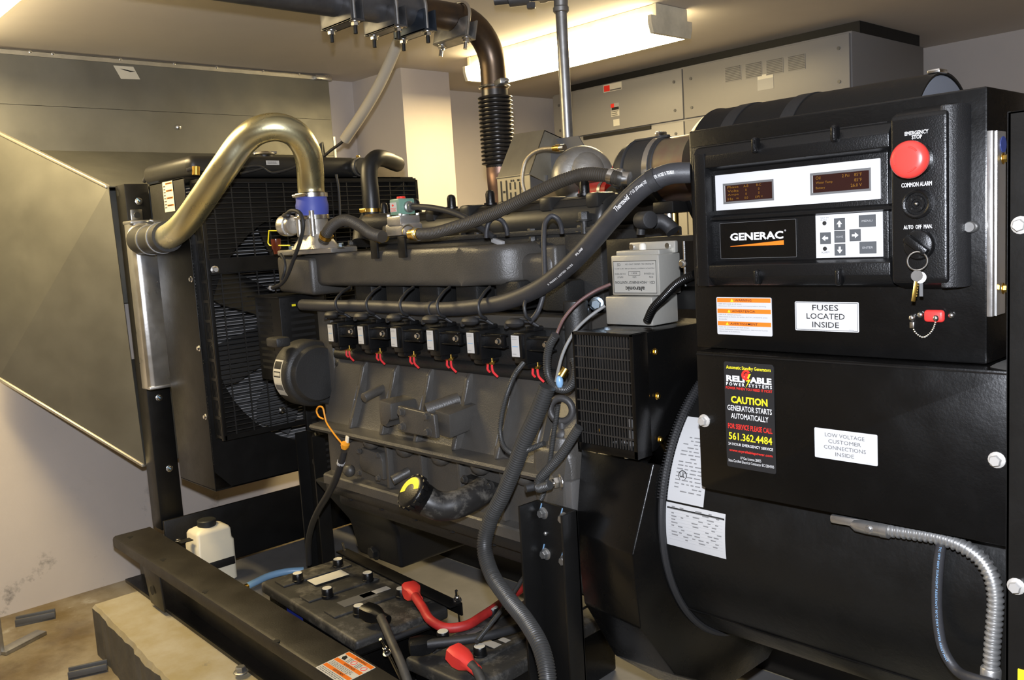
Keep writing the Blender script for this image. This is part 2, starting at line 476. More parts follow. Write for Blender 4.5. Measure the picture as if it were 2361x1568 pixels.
# foot and leg of a steel stand at the picture's lower left
a = U(6, 1505, z=0)
mb = MB(steel); d = (V(-3.88, .86, 0) - V(-3.9, .70, 0)).normalized()
fp = U(30, 1492, z=0)
st = thing('steel_stand', 'thin steel stand leg with a flat foot at the lower left corner', 'stand', U(8, 1508, z=0))
MB(steel).box((st.location.x - .02, st.location.y - .02, .0), (st.location.x + .005, st.location.y + .005, .36), bev=.003).build('leg', st)
fd = (U(58, 1482, z=0) - st.location).normalized(); fs = V(-fd.y, fd.x, 0)
MB(steel).obox(st.location + fd * .085 + V(0, 0, .008), fd * .095, fs * .028, V(0, 0, .008), bev=.003).build('foot', st)

# ---------------------------------------------------------------- fluorescent lamps on the ceiling


def lamp(x0, x1, y0, y1, label):
    t = thing('fluorescent_lamp', label, 'lamp', ((x0 + x1) / 2, (y0 + y1) / 2, CEIL), 'ceiling fluorescent lamps')
    zb = CEIL - .115; zm = CEIL - .05
    h = MB(lampw)
    h.box((x0 + .02, y0 + .035, zm), (x1 - .02, y1 - .035, CEIL - .001), bev=.004); h.build('housing', t)
    for xa, xb in ((x0, x0 + .018), (x1 - .018, x1)):
        MB(lampw).prism([V(xa, y0 + .03, CEIL - .002), V(xa, y0 + .03, zm), V(xa, y0 - .003, zm), V(xa, y0 - .003, zm - .03), V(xa, y0 + .01, zb - .004), V(xa, y1 - .01, zb - .004), V(xa, y1 + .003, zm - .03), V(xa, y1 + .003, zm), V(xa, y1 - .03, zm), V(xa, y1 - .03, CEIL - .002)], V(xb - xa, 0, 0)).build('end_cap', t)
    d = MB(glow); q = [(y0, zm - .001), (y0, zm - .03), (y0 + .012, zb), (y1 - .012, zb), (y1, zm - .03), (y1, zm - .001)]; xa, xb = x0 + .018, x1 - .018
    for i in range(6):
        j = (i + 1) % 6; d.poly([V(xa, *q[i]), V(xb, *q[i]), V(xb, *q[j]), V(xa, *q[j])], glow if i == 2 else glows)
    d.build('diffuser', t)


lamp(-3.44, -2.27, 2.965, 3.235, 'lit ceiling lamp behind the exhaust elbow and the steel pipe')
lamp(-4.02, -2.80, .585, .853, 'lit ceiling lamp cut off by the upper left corner of the view')

# ---------------------------------------------------------------- grey switchgear cabinet at the back
cb = thing('switchgear_cabinet', 'tall grey steel switchgear cabinet against the back wall', 'cabinet', (-2.9, 4.4, 0))
cx0, cx1, cy0, cy1, ct = -3.84, -1.955, 4.02, 4.80, 2.325
MB(cabm).box((cx0, cy0, 0), (cx1, cy1, ct), bev=.004).build('body', cb)
sx = U(1578, 200, y=cy0).x
seam = U(1590, 275, y=cy0).z
for nm, xa, xb, za, zb in (('upper_panel', cx0 + .005, sx - .004, seam + .006, ct - .01), ('upper_panel', sx + .004, cx1 - .006, seam + .006, ct - .01),
                           ('door', cx0 + .005, sx - .004, .12, seam - .006), ('door', sx + .004, cx1 - .006, .12, seam - .006)):
    o = MB(cabm).box((xa, cy0 - .016, za), (xb, cy0 - .001, zb), bev=.003).build(nm, cb)
    for x in (xa + .05, xb - .05):
        for z in (za + .05, zb - .06): MB(cabd).cyl(V(x, cy0 - .016, z), V(x, cy0 - .02, z), .008, n=10).build('screw', o)
MB(flat).box((cx0 + .02, cy0 + .12, ct), (cx1 - .02, cy1, CEIL - .002)).build('top_gap_shade', cb)  # flat black block stands in for the shade between cabinet and ceiling
MB(flat).box((U(1351, 318, y=cy0).x, cy0 - .024, U(1351, 318, y=cy0).z - .012), (U(1506, 294, y=cy0).x, cy0 - .014, U(1351, 318, y=cy0).z + .008)).build('handle_slot', cb)
for qa, qb in ((1671, 1709), (1718, 1757), (1766, 1806), (1816, 1857)):
    ym = 160 + (qa - 1671) * (-26 / 145)
    a = U(qa, ym - 2, y=cy0 - .017); c = U(qb, ym + 27 - 8, y=cy0 - .017)
    v = MB(cabd); v.box((a.x, cy0 - .0185, c.z - .01), (c.x, cy0 - .016, a.z), cabm)
    for i in range(9):
        z = c.z - .006 + (a.z - c.z + .002) * i / 8; v.box((a.x + .004, cy0 - .021, z), (c.x - .004, cy0 - .018, z + .004), cabd)
    v.build('vent', cb)
pl = yplate(1391, 203, 1453, 200, cy0 - .017, cream); pl.h = .05
pl = Plate(U(1391, 197, y=cy0 - .017), V(1, 0, 0), V(0, 0, 1), .135, .042, cream); pl.rect(.03, .12, .35, .9, redp); pl.rect(.36, .75, .98, .92, grey)
pl.mb.build('sticker', cb)
pl = Plate(U(1408, 240, y=cy0 - .017), V(1, 0, 0), V(0, 0, 1), .062, .072, lgrey); pl.rect(0, .0, .4, .3, redp); pl.rect(.1, .3, .95, .5, ink); pl.rect(.0, .55, 1, 1, cream); pl.lines(.05, .95, .55, .98, 3, grey); pl.mb.build('sticker', cb)
pl = Plate(U(1414, 276, y=cy0 - .017), V(1, 0, 0), V(0, 0, 1), .045, .037, cream); pl.mb.build('sticker', cb)
pl = Plate(U(1746, 174, y=cy0 - .017), V(1, 0, 0), V(0, 0, 1), .088, .075, lgrey); pl.rect(.02, .02, .98, .3, cream); pl.mb.build('sticker', cb)
a = U(1443, 371, y=cy0 - .02)
MB(orange).lathe(a, V(0, -1, 0), [(0, .026), (.004, .026), (.006, .022)], 20).build('indicator', cb)

# ---------------------------------------------------------------- air duct from the radiator to the wall
du = thing('air_duct', 'galvanised sheet-metal air duct between the radiator and left wall', 'duct', (WX, 1.8, 1.2))
SX = WX + .13
A, D_ = V(-3.665, 1.285, 1.785), V(-3.665, 1.305, .655)
B_, C_ = U(0, 305, x=SX + .006), U(0, 870, x=SX + .006)
B_ = A + (B_ - A) * 1.0; C_ = D_ + (C_ - D_) * 1.0
y2 = 2.30
sh = MB(galv)


def panel(mb, q, t, m=None):
    n = (q[1] - q[0]).cross(q[2] - q[0]).normalized() * t; mb.prism(q, n, m)


# side panel in three sheets with standing seams, then top, bottom and far side
f = [0, .24, .84, 1]
side = MB(galv); panel(side, [A, B_, C_, D_], .004); side.build('side_panel', du)
for k in (.06, .66):
    p, q = A.lerp(B_, k), D_.lerp(C_, k); d = (q - p).normalized(); n = (B_ - A).cross(D_ - A).normalized(); n = n if n.y < 0 else -n
    MB(galvl).obox((p + q) / 2 + n * .002, d * ((q - p).length / 2), (B_ - A).normalized() * .004, n * .0012).build('seam', du)
far_ = lambda p: V(p.x, 4.5 - p.y if p.x < -4 else y2, p.z)
w2 = [V(-3.665, y2, A.z), V(SX + .006, 2.55, B_.z), V(SX + .006, 2.55, C_.z), V(-3.665, y2, D_.z)]
tz = U(95, 347, x=SX).z
mb = MB(galv); panel(mb, [A, V(SX + .006, U(95, 347, x=SX).y, tz), V(SX + .006, 2.55, tz), w2[0]], .004); mb.build('top_panel', du)
mb = MB(galv); panel(mb, [D_, C_, w2[2], w2[3]], .004); mb.build('bottom_panel', du)
mb = MB(galv); panel(mb, w2, .004); mb.build('far_panel', du)
for p, q, nm in ((A, B_, 'top_flange'), (D_, C_, 'bottom_flange')):
    d = (q - p).normalized()
    MB(galvl).obox((p + q) / 2 + V(0, -.006, 0), d * (p - q).length / 2, V(0, .008, 0), V(0, 0, .006), bev=.002).build(nm, du)
# the flat sheet on the wall above the duct
ws = thing('wall_sheet', 'flat galvanised sheet covering the wall above the air duct', 'metal sheet', (WX, 1.7, 2.0))
zt = U(757, 186, x=SX).z
y1 = U(757, 186, x=SX).y
bs = [zt, U(200, 249, x=SX).z, U(240, 350, x=SX).z, 1.30]
mb = MB(galv)
for k in range(3): mb.box((WX + .001, -.2, bs[k + 1] + .001), (SX - .0015 * k, y1, bs[k] - .0005))
mb.build('sheet', ws)
MB(flat).box((WX + .001, -.2, zt), (SX - .05, y1, CEIL - .001)).build('rail_gap_shade', ws)  # black strip painting the shadowed gap over the sheet
r = MB(steel); r.box((SX - .004, -.2, zt), (SX + .003, y1 - .02, zt + .020), galvl); r.box((SX - .03, -.2, zt + .018), (SX + .003, y1 - .02, zt + .021), galvl)
r.build('top_rail', ws)
for q in (70, 122, 278, 402, 500, 607, 690): MB(zinc).hexbolt(U(q, 122 + .0841 * q - 9, x=SX + .003), V(1, 0, 0), .0045).build('screw', ws)
MB(alup).box((SX, y1 - .09, zt - .004), (SX + .03, y1 + .005, zt + .020), bev=.004).build('end_bracket', ws)
a = [U(q[0], q[1], x=SX + .0008) for q in ((261, 151), (307, 154), (323, 183), (279, 182))]
pm = MB(cream); pm.prism(a, V(.001, 0, 0)); b_ = [U(q[0], q[1], x=SX + .002) for q in ((275, 158), (295, 161), (300, 163), (313, 165), (300, 166), (290, 163))]
pm.poly(b_, ink); lab(pm.build('sticker', ws), 'torn white sticker')
a = U(411, 293, x=SX - .001); MB(zinc).lathe(a, V(1, 0, 0), [(0, .013), (.008, .012), (.012, .004)], 14).build('screw', ws)
MB(galvl).box((SX - .02, y1, 1.86), (SX + .002, y1 + .012, 2.07)).build('edge_strip', ws)


# ---------------------------------------------------------------- control panel box (front face on y = 1.40)
PY = 1.40
px0, px1, pz0, pz1 = -.998, -.481, 1.266, 1.670
cp = thing('control_panel', 'black generator control panel box with white display strip and red stop button', 'control panel', (-.74, 1.55, pz0))
MB(black).box((px0, PY, pz0), (px1, PY + .31, pz1), bev=.0035).build('enclosure', cp)


def pp(x, y, off=0.0):
    return U(x, y, y=PY - off)


bz = MB(plast)
a, b_ = pp(1594, 340, .006), pp(2052, 656, .006)
bz.box((a.x, PY - .008, b_.z), (b_.x, PY + .001, a.z), bev=.003)                       # backing
tl, tr = pp(1622, 344, .03), pp(2050, 341, .03)
z_t0, z_t1 = pp(1622, 344, .03).z, pp(1622, 388, .03).z
xl, xr = pp(1597, 400, .03).x, pp(2050, 400, .03).x
xi = pp(1626, 400, .03).x
z_b1, z_b0 = pp(1640, 612, .03).z, pp(1640, 656, .012).z
yb = PY - .03
bz.prism([V(xl, PY, z_t0 + .008), V(xl, yb + .012, z_t0 + .003), V(xl, yb, z_t0 - .012), V(xl, yb, z_t1), V(xl, PY - .008, z_t1 - .006), V(xl, PY, z_t1 - .006)], V(xr - xl, 0, 0), bev=.002)
bz.prism([V(xl, PY, z_b0 - .006), V(xl, yb + .012, z_b0), V(xl, yb, z_b0 + .015), V(xl, yb, z_b1), V(xl, PY - .008, z_b1 + .006), V(xl, PY, z_b1 + .006)], V(xr - xl, 0, 0), bev=.002)
bz.prism([V(xl - .011, PY, z_b0 - .002), V(xl - .009, yb + .016, z_b0 - .002), V(xl + .004, yb - .001, z_b0 - .002), V(xi, yb - .001, z_b0 - .002), V(xi + .003, PY - .008, z_b0 - .002), V(xi + .003, PY, z_b0 - .002)], V(0, 0, z_t0 - z_b0 - .006), bev=.002)
zm1, zm0 = pp(1640, 497, .02).z, pp(1640, 512, .02).z
bz.prism([V(xi, PY - .008, zm1), V(xi, PY - .02, zm1 - .004), V(xi, PY - .02, zm0 + .003), V(xi, PY - .008, zm0)], V(xr - xi, 0, 0))
bez = bz.build('bezel', cp)
cl = None
for qx, qy in ((1743, 335), (1926, 308), (1748, 639), (1936, 639)):
    c = pp(qx, qy, .03); c.y = yb + .002
    mb = MB(plast); mb.box((c.x - .0055, c.y - .012, c.z - .0135), (c.x + .0055, c.y + .006, c.z + .0135), bev=.005, seg=3); mb.box((c.x - .0015, c.y - .0135, c.z - .009), (c.x + .004, c.y - .004, c.z + .009), bev=.0015); mb.build('clip', bez)
# right-hand module carrying the switches
my = PY - .045
ma, mb_ = U(2051, 268, y=my), U(2186, 655, y=my)
md = MB(plast)
md.prism([V(ma.x, PY, mb_.z - .012), V(ma.x, my + .004, mb_.z), V(ma.x, my, mb_.z + .006), V(ma.x, my, ma.z - .004), V(ma.x, my + .008, ma.z + .001), V(ma.x, PY, ma.z + .012)], V(mb_.x - ma.x, 0, 0), bev=.005, seg=3)
md.prism([V(mb_.x - .008, my + .008, 0), V(mb_.x + .004, my + .016, 0), V(mb_.x + .020, PY, 0), V(mb_.x - .008, PY, 0)], V(0, 0, ma.z - mb_.z + .004)) if False else None
mod = md.build('switch_module', cp)
sd = MB(plast); zz0, zz1 = mb_.z - .006, ma.z + .006
sd.cur = mat('grained_black_plastic', (.012, .012, .0125), .42, bump=.5, bs=520, spec=.6); sd.prism([V(mb_.x - .012, my + .004, zz0)] + [V(mb_.x - .004 + .021 * sin(radians(t)), my + .044 - .040 * cos(radians(t)) , zz0) for t in range(0, 91, 9)] + [V(mb_.x - .012, PY, zz0)], V(0, 0, zz1 - zz0), bev=.002)
sd.build('side_flare', mod)
mt = MB(whiteg)


def mtext(s, x, y, w, h, bold=.012):
    mt.text(s, U(x, y, y=my - .0006), V(1, 0, 0), V(0, 0, 1), whiteg, w=w, h=h, bold=bold)


for args in (('EMERGENCY', 2113, 305.5, .0345, .0058), ('STOP', 2114, 315.5, .0150, .0058), ('COMMON ALARM', 2113, 425, .0445, .0066), ('AUTO  OFF  MAN.', 2116, 523, .042, .0060)):
    mt = MB(whiteg); mtext(*args, .02); mt.build('lettering', mod)

# emergency stop
ec = U(2097, 368, y=my - .028); e0 = V(ec.x, my, ec.z); d = V(0, -1, 0)
es = MB(black).lathe(e0, d, [(0, .024), (.004, .024), (.006, .020), (.02, .020)], 28).build('stop_button', cp)
mb = MB(red); mb.lathe(e0 + d * .018, d, [(0, .0205), (.002, .0258), (.008, .0274), (.014, .0270), (.018, .0246), (.0205, .0205), (.0215, .0145), (.022, .007), (.022, 0.0003)], 40)
for k in range(3):
    a0 = radians(35 + 120 * k)
    mb.torus(e0 + d * .0388, d, .0178, .0014, 10, 6, a0=a0, a1=a0 + .8)
mb.build('red_cap', es)
# alarm sounder
ac = U(2114, 470, y=my - .006); a0_ = V(ac.x, my, ac.z)
al = MB(plast); al.lathe(a0_, d, [(0, .0215), (.008, .0215), (.010, .019), (.0085, .0165), (.005, .0160), (.005, .0125), (.0075, .0118), (.0075, .0075), (.0055, .007), (.0055, .004), (.008, .0032), (.008, .0003)], 32)
for k in range(4):
    aa = pi / 4 + pi / 2 * k; al.ball(a0_ + d * .0075 + V(cos(aa), 0, sin(aa)) * .0098, .002, flat, 8)
al.ball(a0_ + d * .008, .0024, zinc, 10); al.build('alarm_sounder', cp)
# key switch and keys
kc = U(2114, 565, y=my - .012); k0 = V(kc.x, my, kc.z)
ks = MB(plast); ks.lathe(k0, d, [(0, .0225), (.006, .0225), (.009, .021), (.010, .0195), (.010, .0003)], 32)
q = radians(-38); kd = V(cos(q), 0, sin(q)); kn = V(-sin(q), 0, cos(q))
ks.obox(k0 + d * .014, kd * .0195, V(0, .007, 0), kn * .0062, bev=.003); kso = ks.build('key_switch', cp)
kk = thing('key_ring', 'small steel key ring with two keys hanging from the key switch', 'keys', U(2115, 602, y=my - .022))
rc = U(2115, 602, y=my - .022)
MB(zinc).torus(rc, V(.25, -1, .1), .0135, .0013, 32, 8, m=zinc).build('ring', kk)
kb = U(2116, 622, y=my - .022); kt = U(2106, 690, y=my - .024)
mb = MB(brass); dv = (kt - kb).normalized(); sv = V(0, .6, 0) + V(.8, 0, 0); sv = (sv - dv * sv.dot(dv)).normalized(); nv = dv.cross(sv)
mb.obox(kb.lerp(kt, .70), dv * .0165, sv * .0028, nv * .0009, bev=.0004); 
for i in range(5): mb.obox(kb.lerp(kt, .52 + .09 * i) + sv * .003, dv * .0012, sv * .0012, nv * .0008)
mb.lathe(kb + dv * .009 - nv * .001, nv, [(0, .0085), (.002, .0085)], 18, zinc)
mb.build('key', kk)
mb = MB(zinc); k2 = U(2121, 640, y=my - .018); mb.lathe(k2, V(.5, -1, .2), [(0, .0085), (.0018, .0085)], 18); mb.obox(k2 + V(.001, .002, -.016), V(0, 0, .012), V(.0025, 0, 0), V(0, .0008, 0), grey); mb.build('key', kk)
# display strip
dy = PY - .009
dp = yplate(1650, 405, 2031, 457, dy, white, th=.002, corner=.001)
lo = U(1652, 486, y=dy); dp = Plate(V(U(1650, 405, y=dy).x, dy, U(1650, 405, y=dy).z), V(1, 0, 0), V(0, 0, 1), U(2031, 400, y=dy).x - U(1650, 405, y=dy).x, U(1650, 405, y=dy).z - lo.z, white, th=.002, corner=.001)
W_, H_ = dp.w, dp.h
uu = lambda x, y: ((U(x, y, y=dy).x - dp.o.x) / W_, (dp.o.z - U(x, y, y=dy).z) / H_)
d1a, d1b = uu(1668, 424), uu(1786, 452); d2a, d2b = uu(1869, 400), uu(2010, 436)
for (u0, v0), (u1, v1) in ((d1a, (d1b[0], .83)), (d2a, (d2b[0], .78))):
    dp.rect(u0, v0, u1, v1, grey, .0003); dp.rect(u0 + .012, v0 + .06, u1 - .010, v1 - .06, lcd, .0006)
    dp.rect(u0 + .012, v0 + .06, u0 + .017, v1 - .06, lgrey, .0008)
du_, dv_ = d1b[0] - d1a[0], .83 - d1a[1]
for i, (s1, s2, s3) in enumerate((('Phase', 'A-B', 'B-C'), ('Volts', '0', '0'), ('Amps', '0', '0'), ('Hz  =', '0.0', 'kW ='))):
    v = d1a[1] + dv_ * (.2 + .19 * i)
    dp.text(s1, d1a[0] + du_ * .10, v, h=dv_ * .12, w=du_ * .22, m=lcdt, align='L', lift=.001); dp.text(s2, d1a[0] + du_ * .47, v, h=dv_ * .12, m=lcdt, lift=.001); dp.text(s3, d1a[0] + du_ * .72, v, h=dv_ * .12, m=lcdt, lift=.001)
du_, dv_ = d2b[0] - d2a[0], .78 - d2a[1]
for i, (s1, s2) in enumerate((('Oil', '2 Psi    85\u00b0F'), ('Water Temp', '85\u00b0F'), ('Battery', '26.0 V'))):
    v = d2a[1] + dv_ * (.24 + .23 * i)
    dp.text(s1, d2a[0] + du_ * .10, v, h=dv_ * .14, m=lcdt, align='L', lift=.001); dp.text(s2, d2b[0] - du_ * .14, v, h=dv_ * .14, m=lcdt, align='R', lift=.001)
dp.mb.build('display_strip', cp)
# maker's plate
gp = yplate(1660, 515, 1838, 598, dy, black, th=.001); gp.h = U(1660, 515, y=dy).z - U(1663, 597, y=dy).z
gp = Plate(gp.o, V(1, 0, 0), V(0, 0, 1), gp.w, gp.h, black, th=.001)
gp.box(.0, .0, 1, 1, grey, .004)
gp.text('GENERAC', .49, .40, w=.70, h=.21, m=whiteg, bold=.035); gp.text('\u00ae', .865, .29, h=.05, m=whiteg)
gp.mb.poly([gp.p(.14, .665, .0004), gp.p(.845, .665, .0004), gp.p(.845, .545, .0004), gp.p(.14, .655, .0004)], orange)
gp.mb.build('nameplate', cp)
# keypad
kp0 = U(1881, 497, y=dy); kp1 = U(2037, 590, y=dy)
kp = Plate(V(kp0.x, dy, kp0.z), V(1, 0, 0), V(0, 0, 1), kp1.x - kp0.x, kp0.z - U(1884, 595, y=dy).z, white, th=.0012)
kd_ = mat('dark_key_print', (.075, .08, .085), .4)


def key(u, v, w, h, s=None, arrow=None):
    kp.rect(u - w / 2, v - h / 2, u + w / 2, v + h / 2, ink, .0003); kp.rect(u - w / 2 + .006, v - h / 2 + .008, u + w / 2 - .006, v + h / 2 - .008, kd_, .0006)
    if s: kp.text(s, u, v, w=w * .62, h=h * .17, m=lgrey, lift=.001)
    if arrow:
        dx, dz = arrow; c = kp.p(u, v, .001); e = V(dx, 0, dz); n = V(-dz, 0, dx); k = kp.w * .028
        kp.mb.poly([c + e * k * 1.9, c - n * k * 1.5, c + n * k * 1.5] if (e.x * n.z - e.z * n.x) < 0 else [c + e * k * 1.9, c + n * k * 1.5, c - n * k * 1.5], whiteg)
        kp.mb.poly([c - e * k * 1.6 - n * k * .55, c + e * k * .1 - n * k * .55, c + e * k * .1 + n * k * .55, c - e * k * 1.6 + n * k * .55], whiteg)


key(.37, .23, .165, .27, None, (0, 1)); key(.15, .54, .165, .27, None, (-1, 0)); key(.37, .52, .165, .27, 'HOME'); key(.60, .50, .165, .27, None, (1, 0)); key(.37, .82, .165, .27, None, (0, -1))
key(.78, .19, .245, .27, 'MENU'); key(.785, .79, .245, .27, 'ENTER')
kp.text('NOT IN\nAUTO', .14, .09, w=.125, h=.085, m=grey); kp.text('ALARM', .145, .87, w=.125, h=.045, m=grey)
for v in (.19, .785): kp.mb.lathe(kp.p(.14, v, 0), V(0, -1, 0), [(0, .0035), (.0008, .0035), (.001, .002)], 14, ink)
kp.mb.build('keypad', cp)


def ylabel(parent, x0, y0, x1, y1l, y, corner=.002, m=white, name='label', th=.0008):
    """label with top-left (x0, y0), right edge x1 and bottom-left y1l on plane y"""
    a, r, b = U(x0, y0, y=y), U(x1, y0, y=y), U(x0, y1l, y=y)
    return Plate(V(a.x, y, a.z), V(1, 0, 0), V(0, 0, 1), r.x - a.x, a.z - b.z, m, th=th, corner=corner)


wl = ylabel(cp, 1652, 685, 1779, 770, PY - .0005, .0025)
for i, s in enumerate(('WARNING', 'ADVERTENCIA', 'AVERTISSEMENT')):
    v0 = (.02, .31, .645)[i]; v1 = v0 + .115
    wl.rect(.015, v0, .985, v1, orange); wl.text(s, .50, (v0 + v1) / 2, h=.062, w=(.30, .42, .50)[i], m=ink, bold=.01)
    c = .50 - (.30, .42, .50)[i] / 2 - .055
    wl.mb.poly([wl.p(c - .028, v1 - .02, .0005), wl.p(c + .028, v1 - .02, .0005), wl.p(c, v0 + .02, .0005)], yellow)
for v0, ls in ((.155, ('120V AC inside at all times.', 'Disconnect AC power source and battery before servicing.')), (.445, ('120V C.A. siempre presente.', 'Desconecte la fuente del poder de C.A. y la bater\u00eda antes', 'de atender')), (.78, ("120V AC \u00e0 l'int\u00e9rieur en tout temps.", "Avant d'effectuer toutes r\u00e9parations, d\u00e9branchez la prise", '\u00e9lectrique et la batterie'))):
    for j, s in enumerate(ls): wl.text(s, .04, v0 + .022 + .058 * j, w=min(.92, .0155 * len(s)), h=.034, m=grey, align='L')
wl.mb.build('warning_label', cp)
fl_ = ylabel(cp, 1833, 695, 1980, 761, PY - .0005, .002)
fl_.box(.015, .03, .985, .97, ink, .006)
for i, s in enumerate(('FUSES', 'LOCATED', 'INSIDE')): fl_.text(s, .49, .20 + .29 * i, h=.195, w=(.41, .60, .42)[i], m=ink, bold=.006)
fl_.text('0F1736', .89, .93, w=.07, h=.03, m=grey); fl_.mb.build('fuse_label', cp)
# hinge strip and fasteners on the right side, knob, capped test socket with bead chain
hx = px1 + .0005
ha, hb = U(2289, 300, x=hx + .008), U(2318, 722, x=hx + .008)
hs = MB(alup); hs.box((hx, ha.y, hb.z), (hx + .008, hb.y, ha.z), bev=.001); hs.box((hx + .008, ha.y + .012, hb.z), (hx + .010, ha.y + .0135, ha.z), steel)
ho = hs.build('side_strip', cp)
for y in (365, 665): MB(brass).hexbolt(U(2313, y, x=hx + .009), V(1, 0, 0), .006).build('screw', ho)
MB(mat('dark_blue_mark', (.03, .05, .2), .4)).lathe(U(2313, 333, x=hx + .0085), V(1, 0, 0), [(0, .012), (.0008, .012)], 16).build('blue_dot', ho)
kn = U(2240, 523, y=PY - .01); MB(steel).lathe(V(kn.x, PY, kn.z), d, [(0, .006), (.002, .006), (.002, .0085), (.018, .0085), (.02, .007)], 18).build('latch_knob', cp)
rp = U(2155, 728, y=PY - .006)
soc = MB(redr); soc.box((rp.x - .0155, PY - .011, rp.z - .010), (rp.x + .0145, PY, rp.z + .009), bev=.005, seg=3)
so = soc.build('socket_cap', cp)
for dx, dy, dz in ((-.023, -.001, .0005), (.023, -.001, .0005), (.004, -.011, -.003)): MB(zinc).ball(V(rp.x + dx, PY + dy, rp.z + dz), .0055 if dy > -.005 else .005, n=12).build('screw', so)
c0 = U(2103, 733, y=PY - .003); ch = MB(zinc); ch.ball(c0, .0055, n=12); ch.box((c0.x - .003, PY - .006, c0.z - .016), (c0.x + .004, PY, c0.z - .006), bev=.001)
ca, cm, cb2 = U(2103, 745, y=PY - .004), U(2129, 778, y=PY - .004), U(2160, 735, y=PY - .012)
P = smooth_path([ca, U(2110, 765, y=PY - .004), cm, U(2149, 764, y=PY - .005), cb2], 8); P = resample(P, .0036)
for p in P: ch.ball(p, .0017, n=8)
ch.build('bead_chain', so)

# ---------------------------------------------------------------- connection box under the panel
LY = 1.362
lx0, lx1, lz0, lz1 = -.971, -.430, .978 + .029, 1.2645
lz0 = U(1629, 1125, y=LY).z
lb = thing('connection_box', 'wide black connection box with yellow-lettered caution sticker below the control panel', 'electrical box', (-.7, 1.5, lz0))
mb = MB(black)
mb.prism([V(lx0, LY + .005, lz0 + .01), V(lx0, 1.418, lz0 + .01), V(lx0, 1.438, 1.055), V(lx0, 1.487, 1.12), V(lx0, 1.56, 1.182), V(lx0, 1.70, 1.213), V(lx0, 1.70, lz1 - .001), V(lx0, LY + .005, lz1 - .001)], V(lx1 - lx0, 0, 0)); mb.build('enclosure', lb)
mb = MB(black); a = U(1613, 1119, y=LY); b2 = U(1631, 1124, y=LY)
mb.prism([V(lx0, LY, lz1), V(lx0, LY, a.z), V(b2.x, LY, a.z - .004), V(b2.x, LY, lz0), V(lx1, LY, lz0), V(lx1, LY, lz1)], V(0, .004, 0), bev=.001)
mb.prism([V(lx0, LY - .002, lz1 - .005), V(lx0, LY + .003, lz1), V(lx0, LY + .08, lz1), V(lx0, LY + .08, lz1 - .004), V(lx0, LY + .006, lz1 - .008)], V(lx1 - lx0, 0, 0))
mb.build('cover', lb)
sc = None
for q in ((1621, 971, .0125), (2296, 1062, .0155)):
    p = U(q[0], q[1], y=LY - .004); MB(mat('nickel_screw', (.72, .70, .66), .35, .6) if 'nickel_screw' not in MATS else MATS['nickel_screw']).hexbolt(V(p.x, LY, p.z), d, .0085, .009).build('cover_screw', lb)
cs = ylabel(lb, 1669, 833, 1783, 1073, LY - .0005, .004, mat('dark_grey_sticker', (.016, .016, .017), .4), th=.0006)
cs.text('Automatic Standby Generators', .5, .055, w=.90, h=.042, m=yellow, bold=.008)
cs.text('RELI', .235, .155, w=.38, h=.058, m=whiteg, bold=.05); cs.text('ABLE', .745, .155, w=.43, h=.058, m=whiteg, bold=.05)
cs.text('P O W E R', .23, .207, w=.38, h=.031, m=whiteg, bold=.03); cs.text('S Y S T E M S', .735, .207, w=.46, h=.031, m=whiteg, bold=.03)
cs.text('POWER WHEN YOU NEED IT MOST', .5, .245, w=.94, h=.024, m=redp, bold=.012)
cs.mb.torus(cs.p(.46, .115, .0004), d, .0075, .0022, 24, 6, redp, a0=.6, a1=5.4); cs.mb.lathe(cs.p(.47, .12, .0002), d, [(0, .005), (.0004, .005)], 16, redp)
cs.mb.poly([cs.p(u, v, .0012) for u, v in ((.52, .10), (.455, .17), (.50, .17), (.44, .235), (.555, .15), (.505, .152), (.56, .10))], yellow)
cs.text('CAUTION', .5, .352, w=.74, h=.068, m=yellow, bold=.03)
cs.text('GENERATOR STARTS', .5, .432, w=.90, h=.052, m=whiteg, bold=.012); cs.text('AUTOMATICALLY', .5, .506, w=.76, h=.052, m=whiteg, bold=.012)
cs.text('FOR SERVICE PLEASE CALL', .5, .606, w=.90, h=.050, m=redp, bold=.012)
cs.text('561.362.4484', .5, .700, w=.88, h=.070, m=yellow, bold=.014)
cs.text('24 HOUR EMERGENCY SERVICE', .5, .776, w=.91, h=.026, m=whiteg, bold=.014)
cs.text('www.myreliablepower.com', .5, .840, w=.88, h=.032, m=redp, bold=.012)
cs.text('LP Gas License 28455', .5, .899, w=.42, h=.026, m=whiteg); cs.text('State Certified Electrical Contractor EC13004305', .5, .936, w=.93, h=.027, m=whiteg)
cs.mb.build('caution_sticker', lb)
lv = ylabel(lb, 1878, 985, 2023, 1053, LY - .0005, .002)
for i, s in enumerate(('LOW VOLTAGE', 'CUSTOMER', 'CONNECTIONS', 'INSIDE')): lv.text(s, .49, .19 + .205 * i, h=.125, w=(.63, .52, .67, .30)[i], m=grey, bold=.0)
lv.text('0F1725-CE', .89, .95, w=.12, h=.03, m=lgrey); lv.mb.build('voltage_label', lb)
# corner gusset between the two boxes at the right
mb = MB(steel); g = [U(2283, 845, y=1.39), U(2322, 857, y=1.365), U(2322, 828, y=1.42), U(2296, 838, y=1.42)]
mb.prism(g, V(0, .001, -.002)); mb.build('gusset', lb)

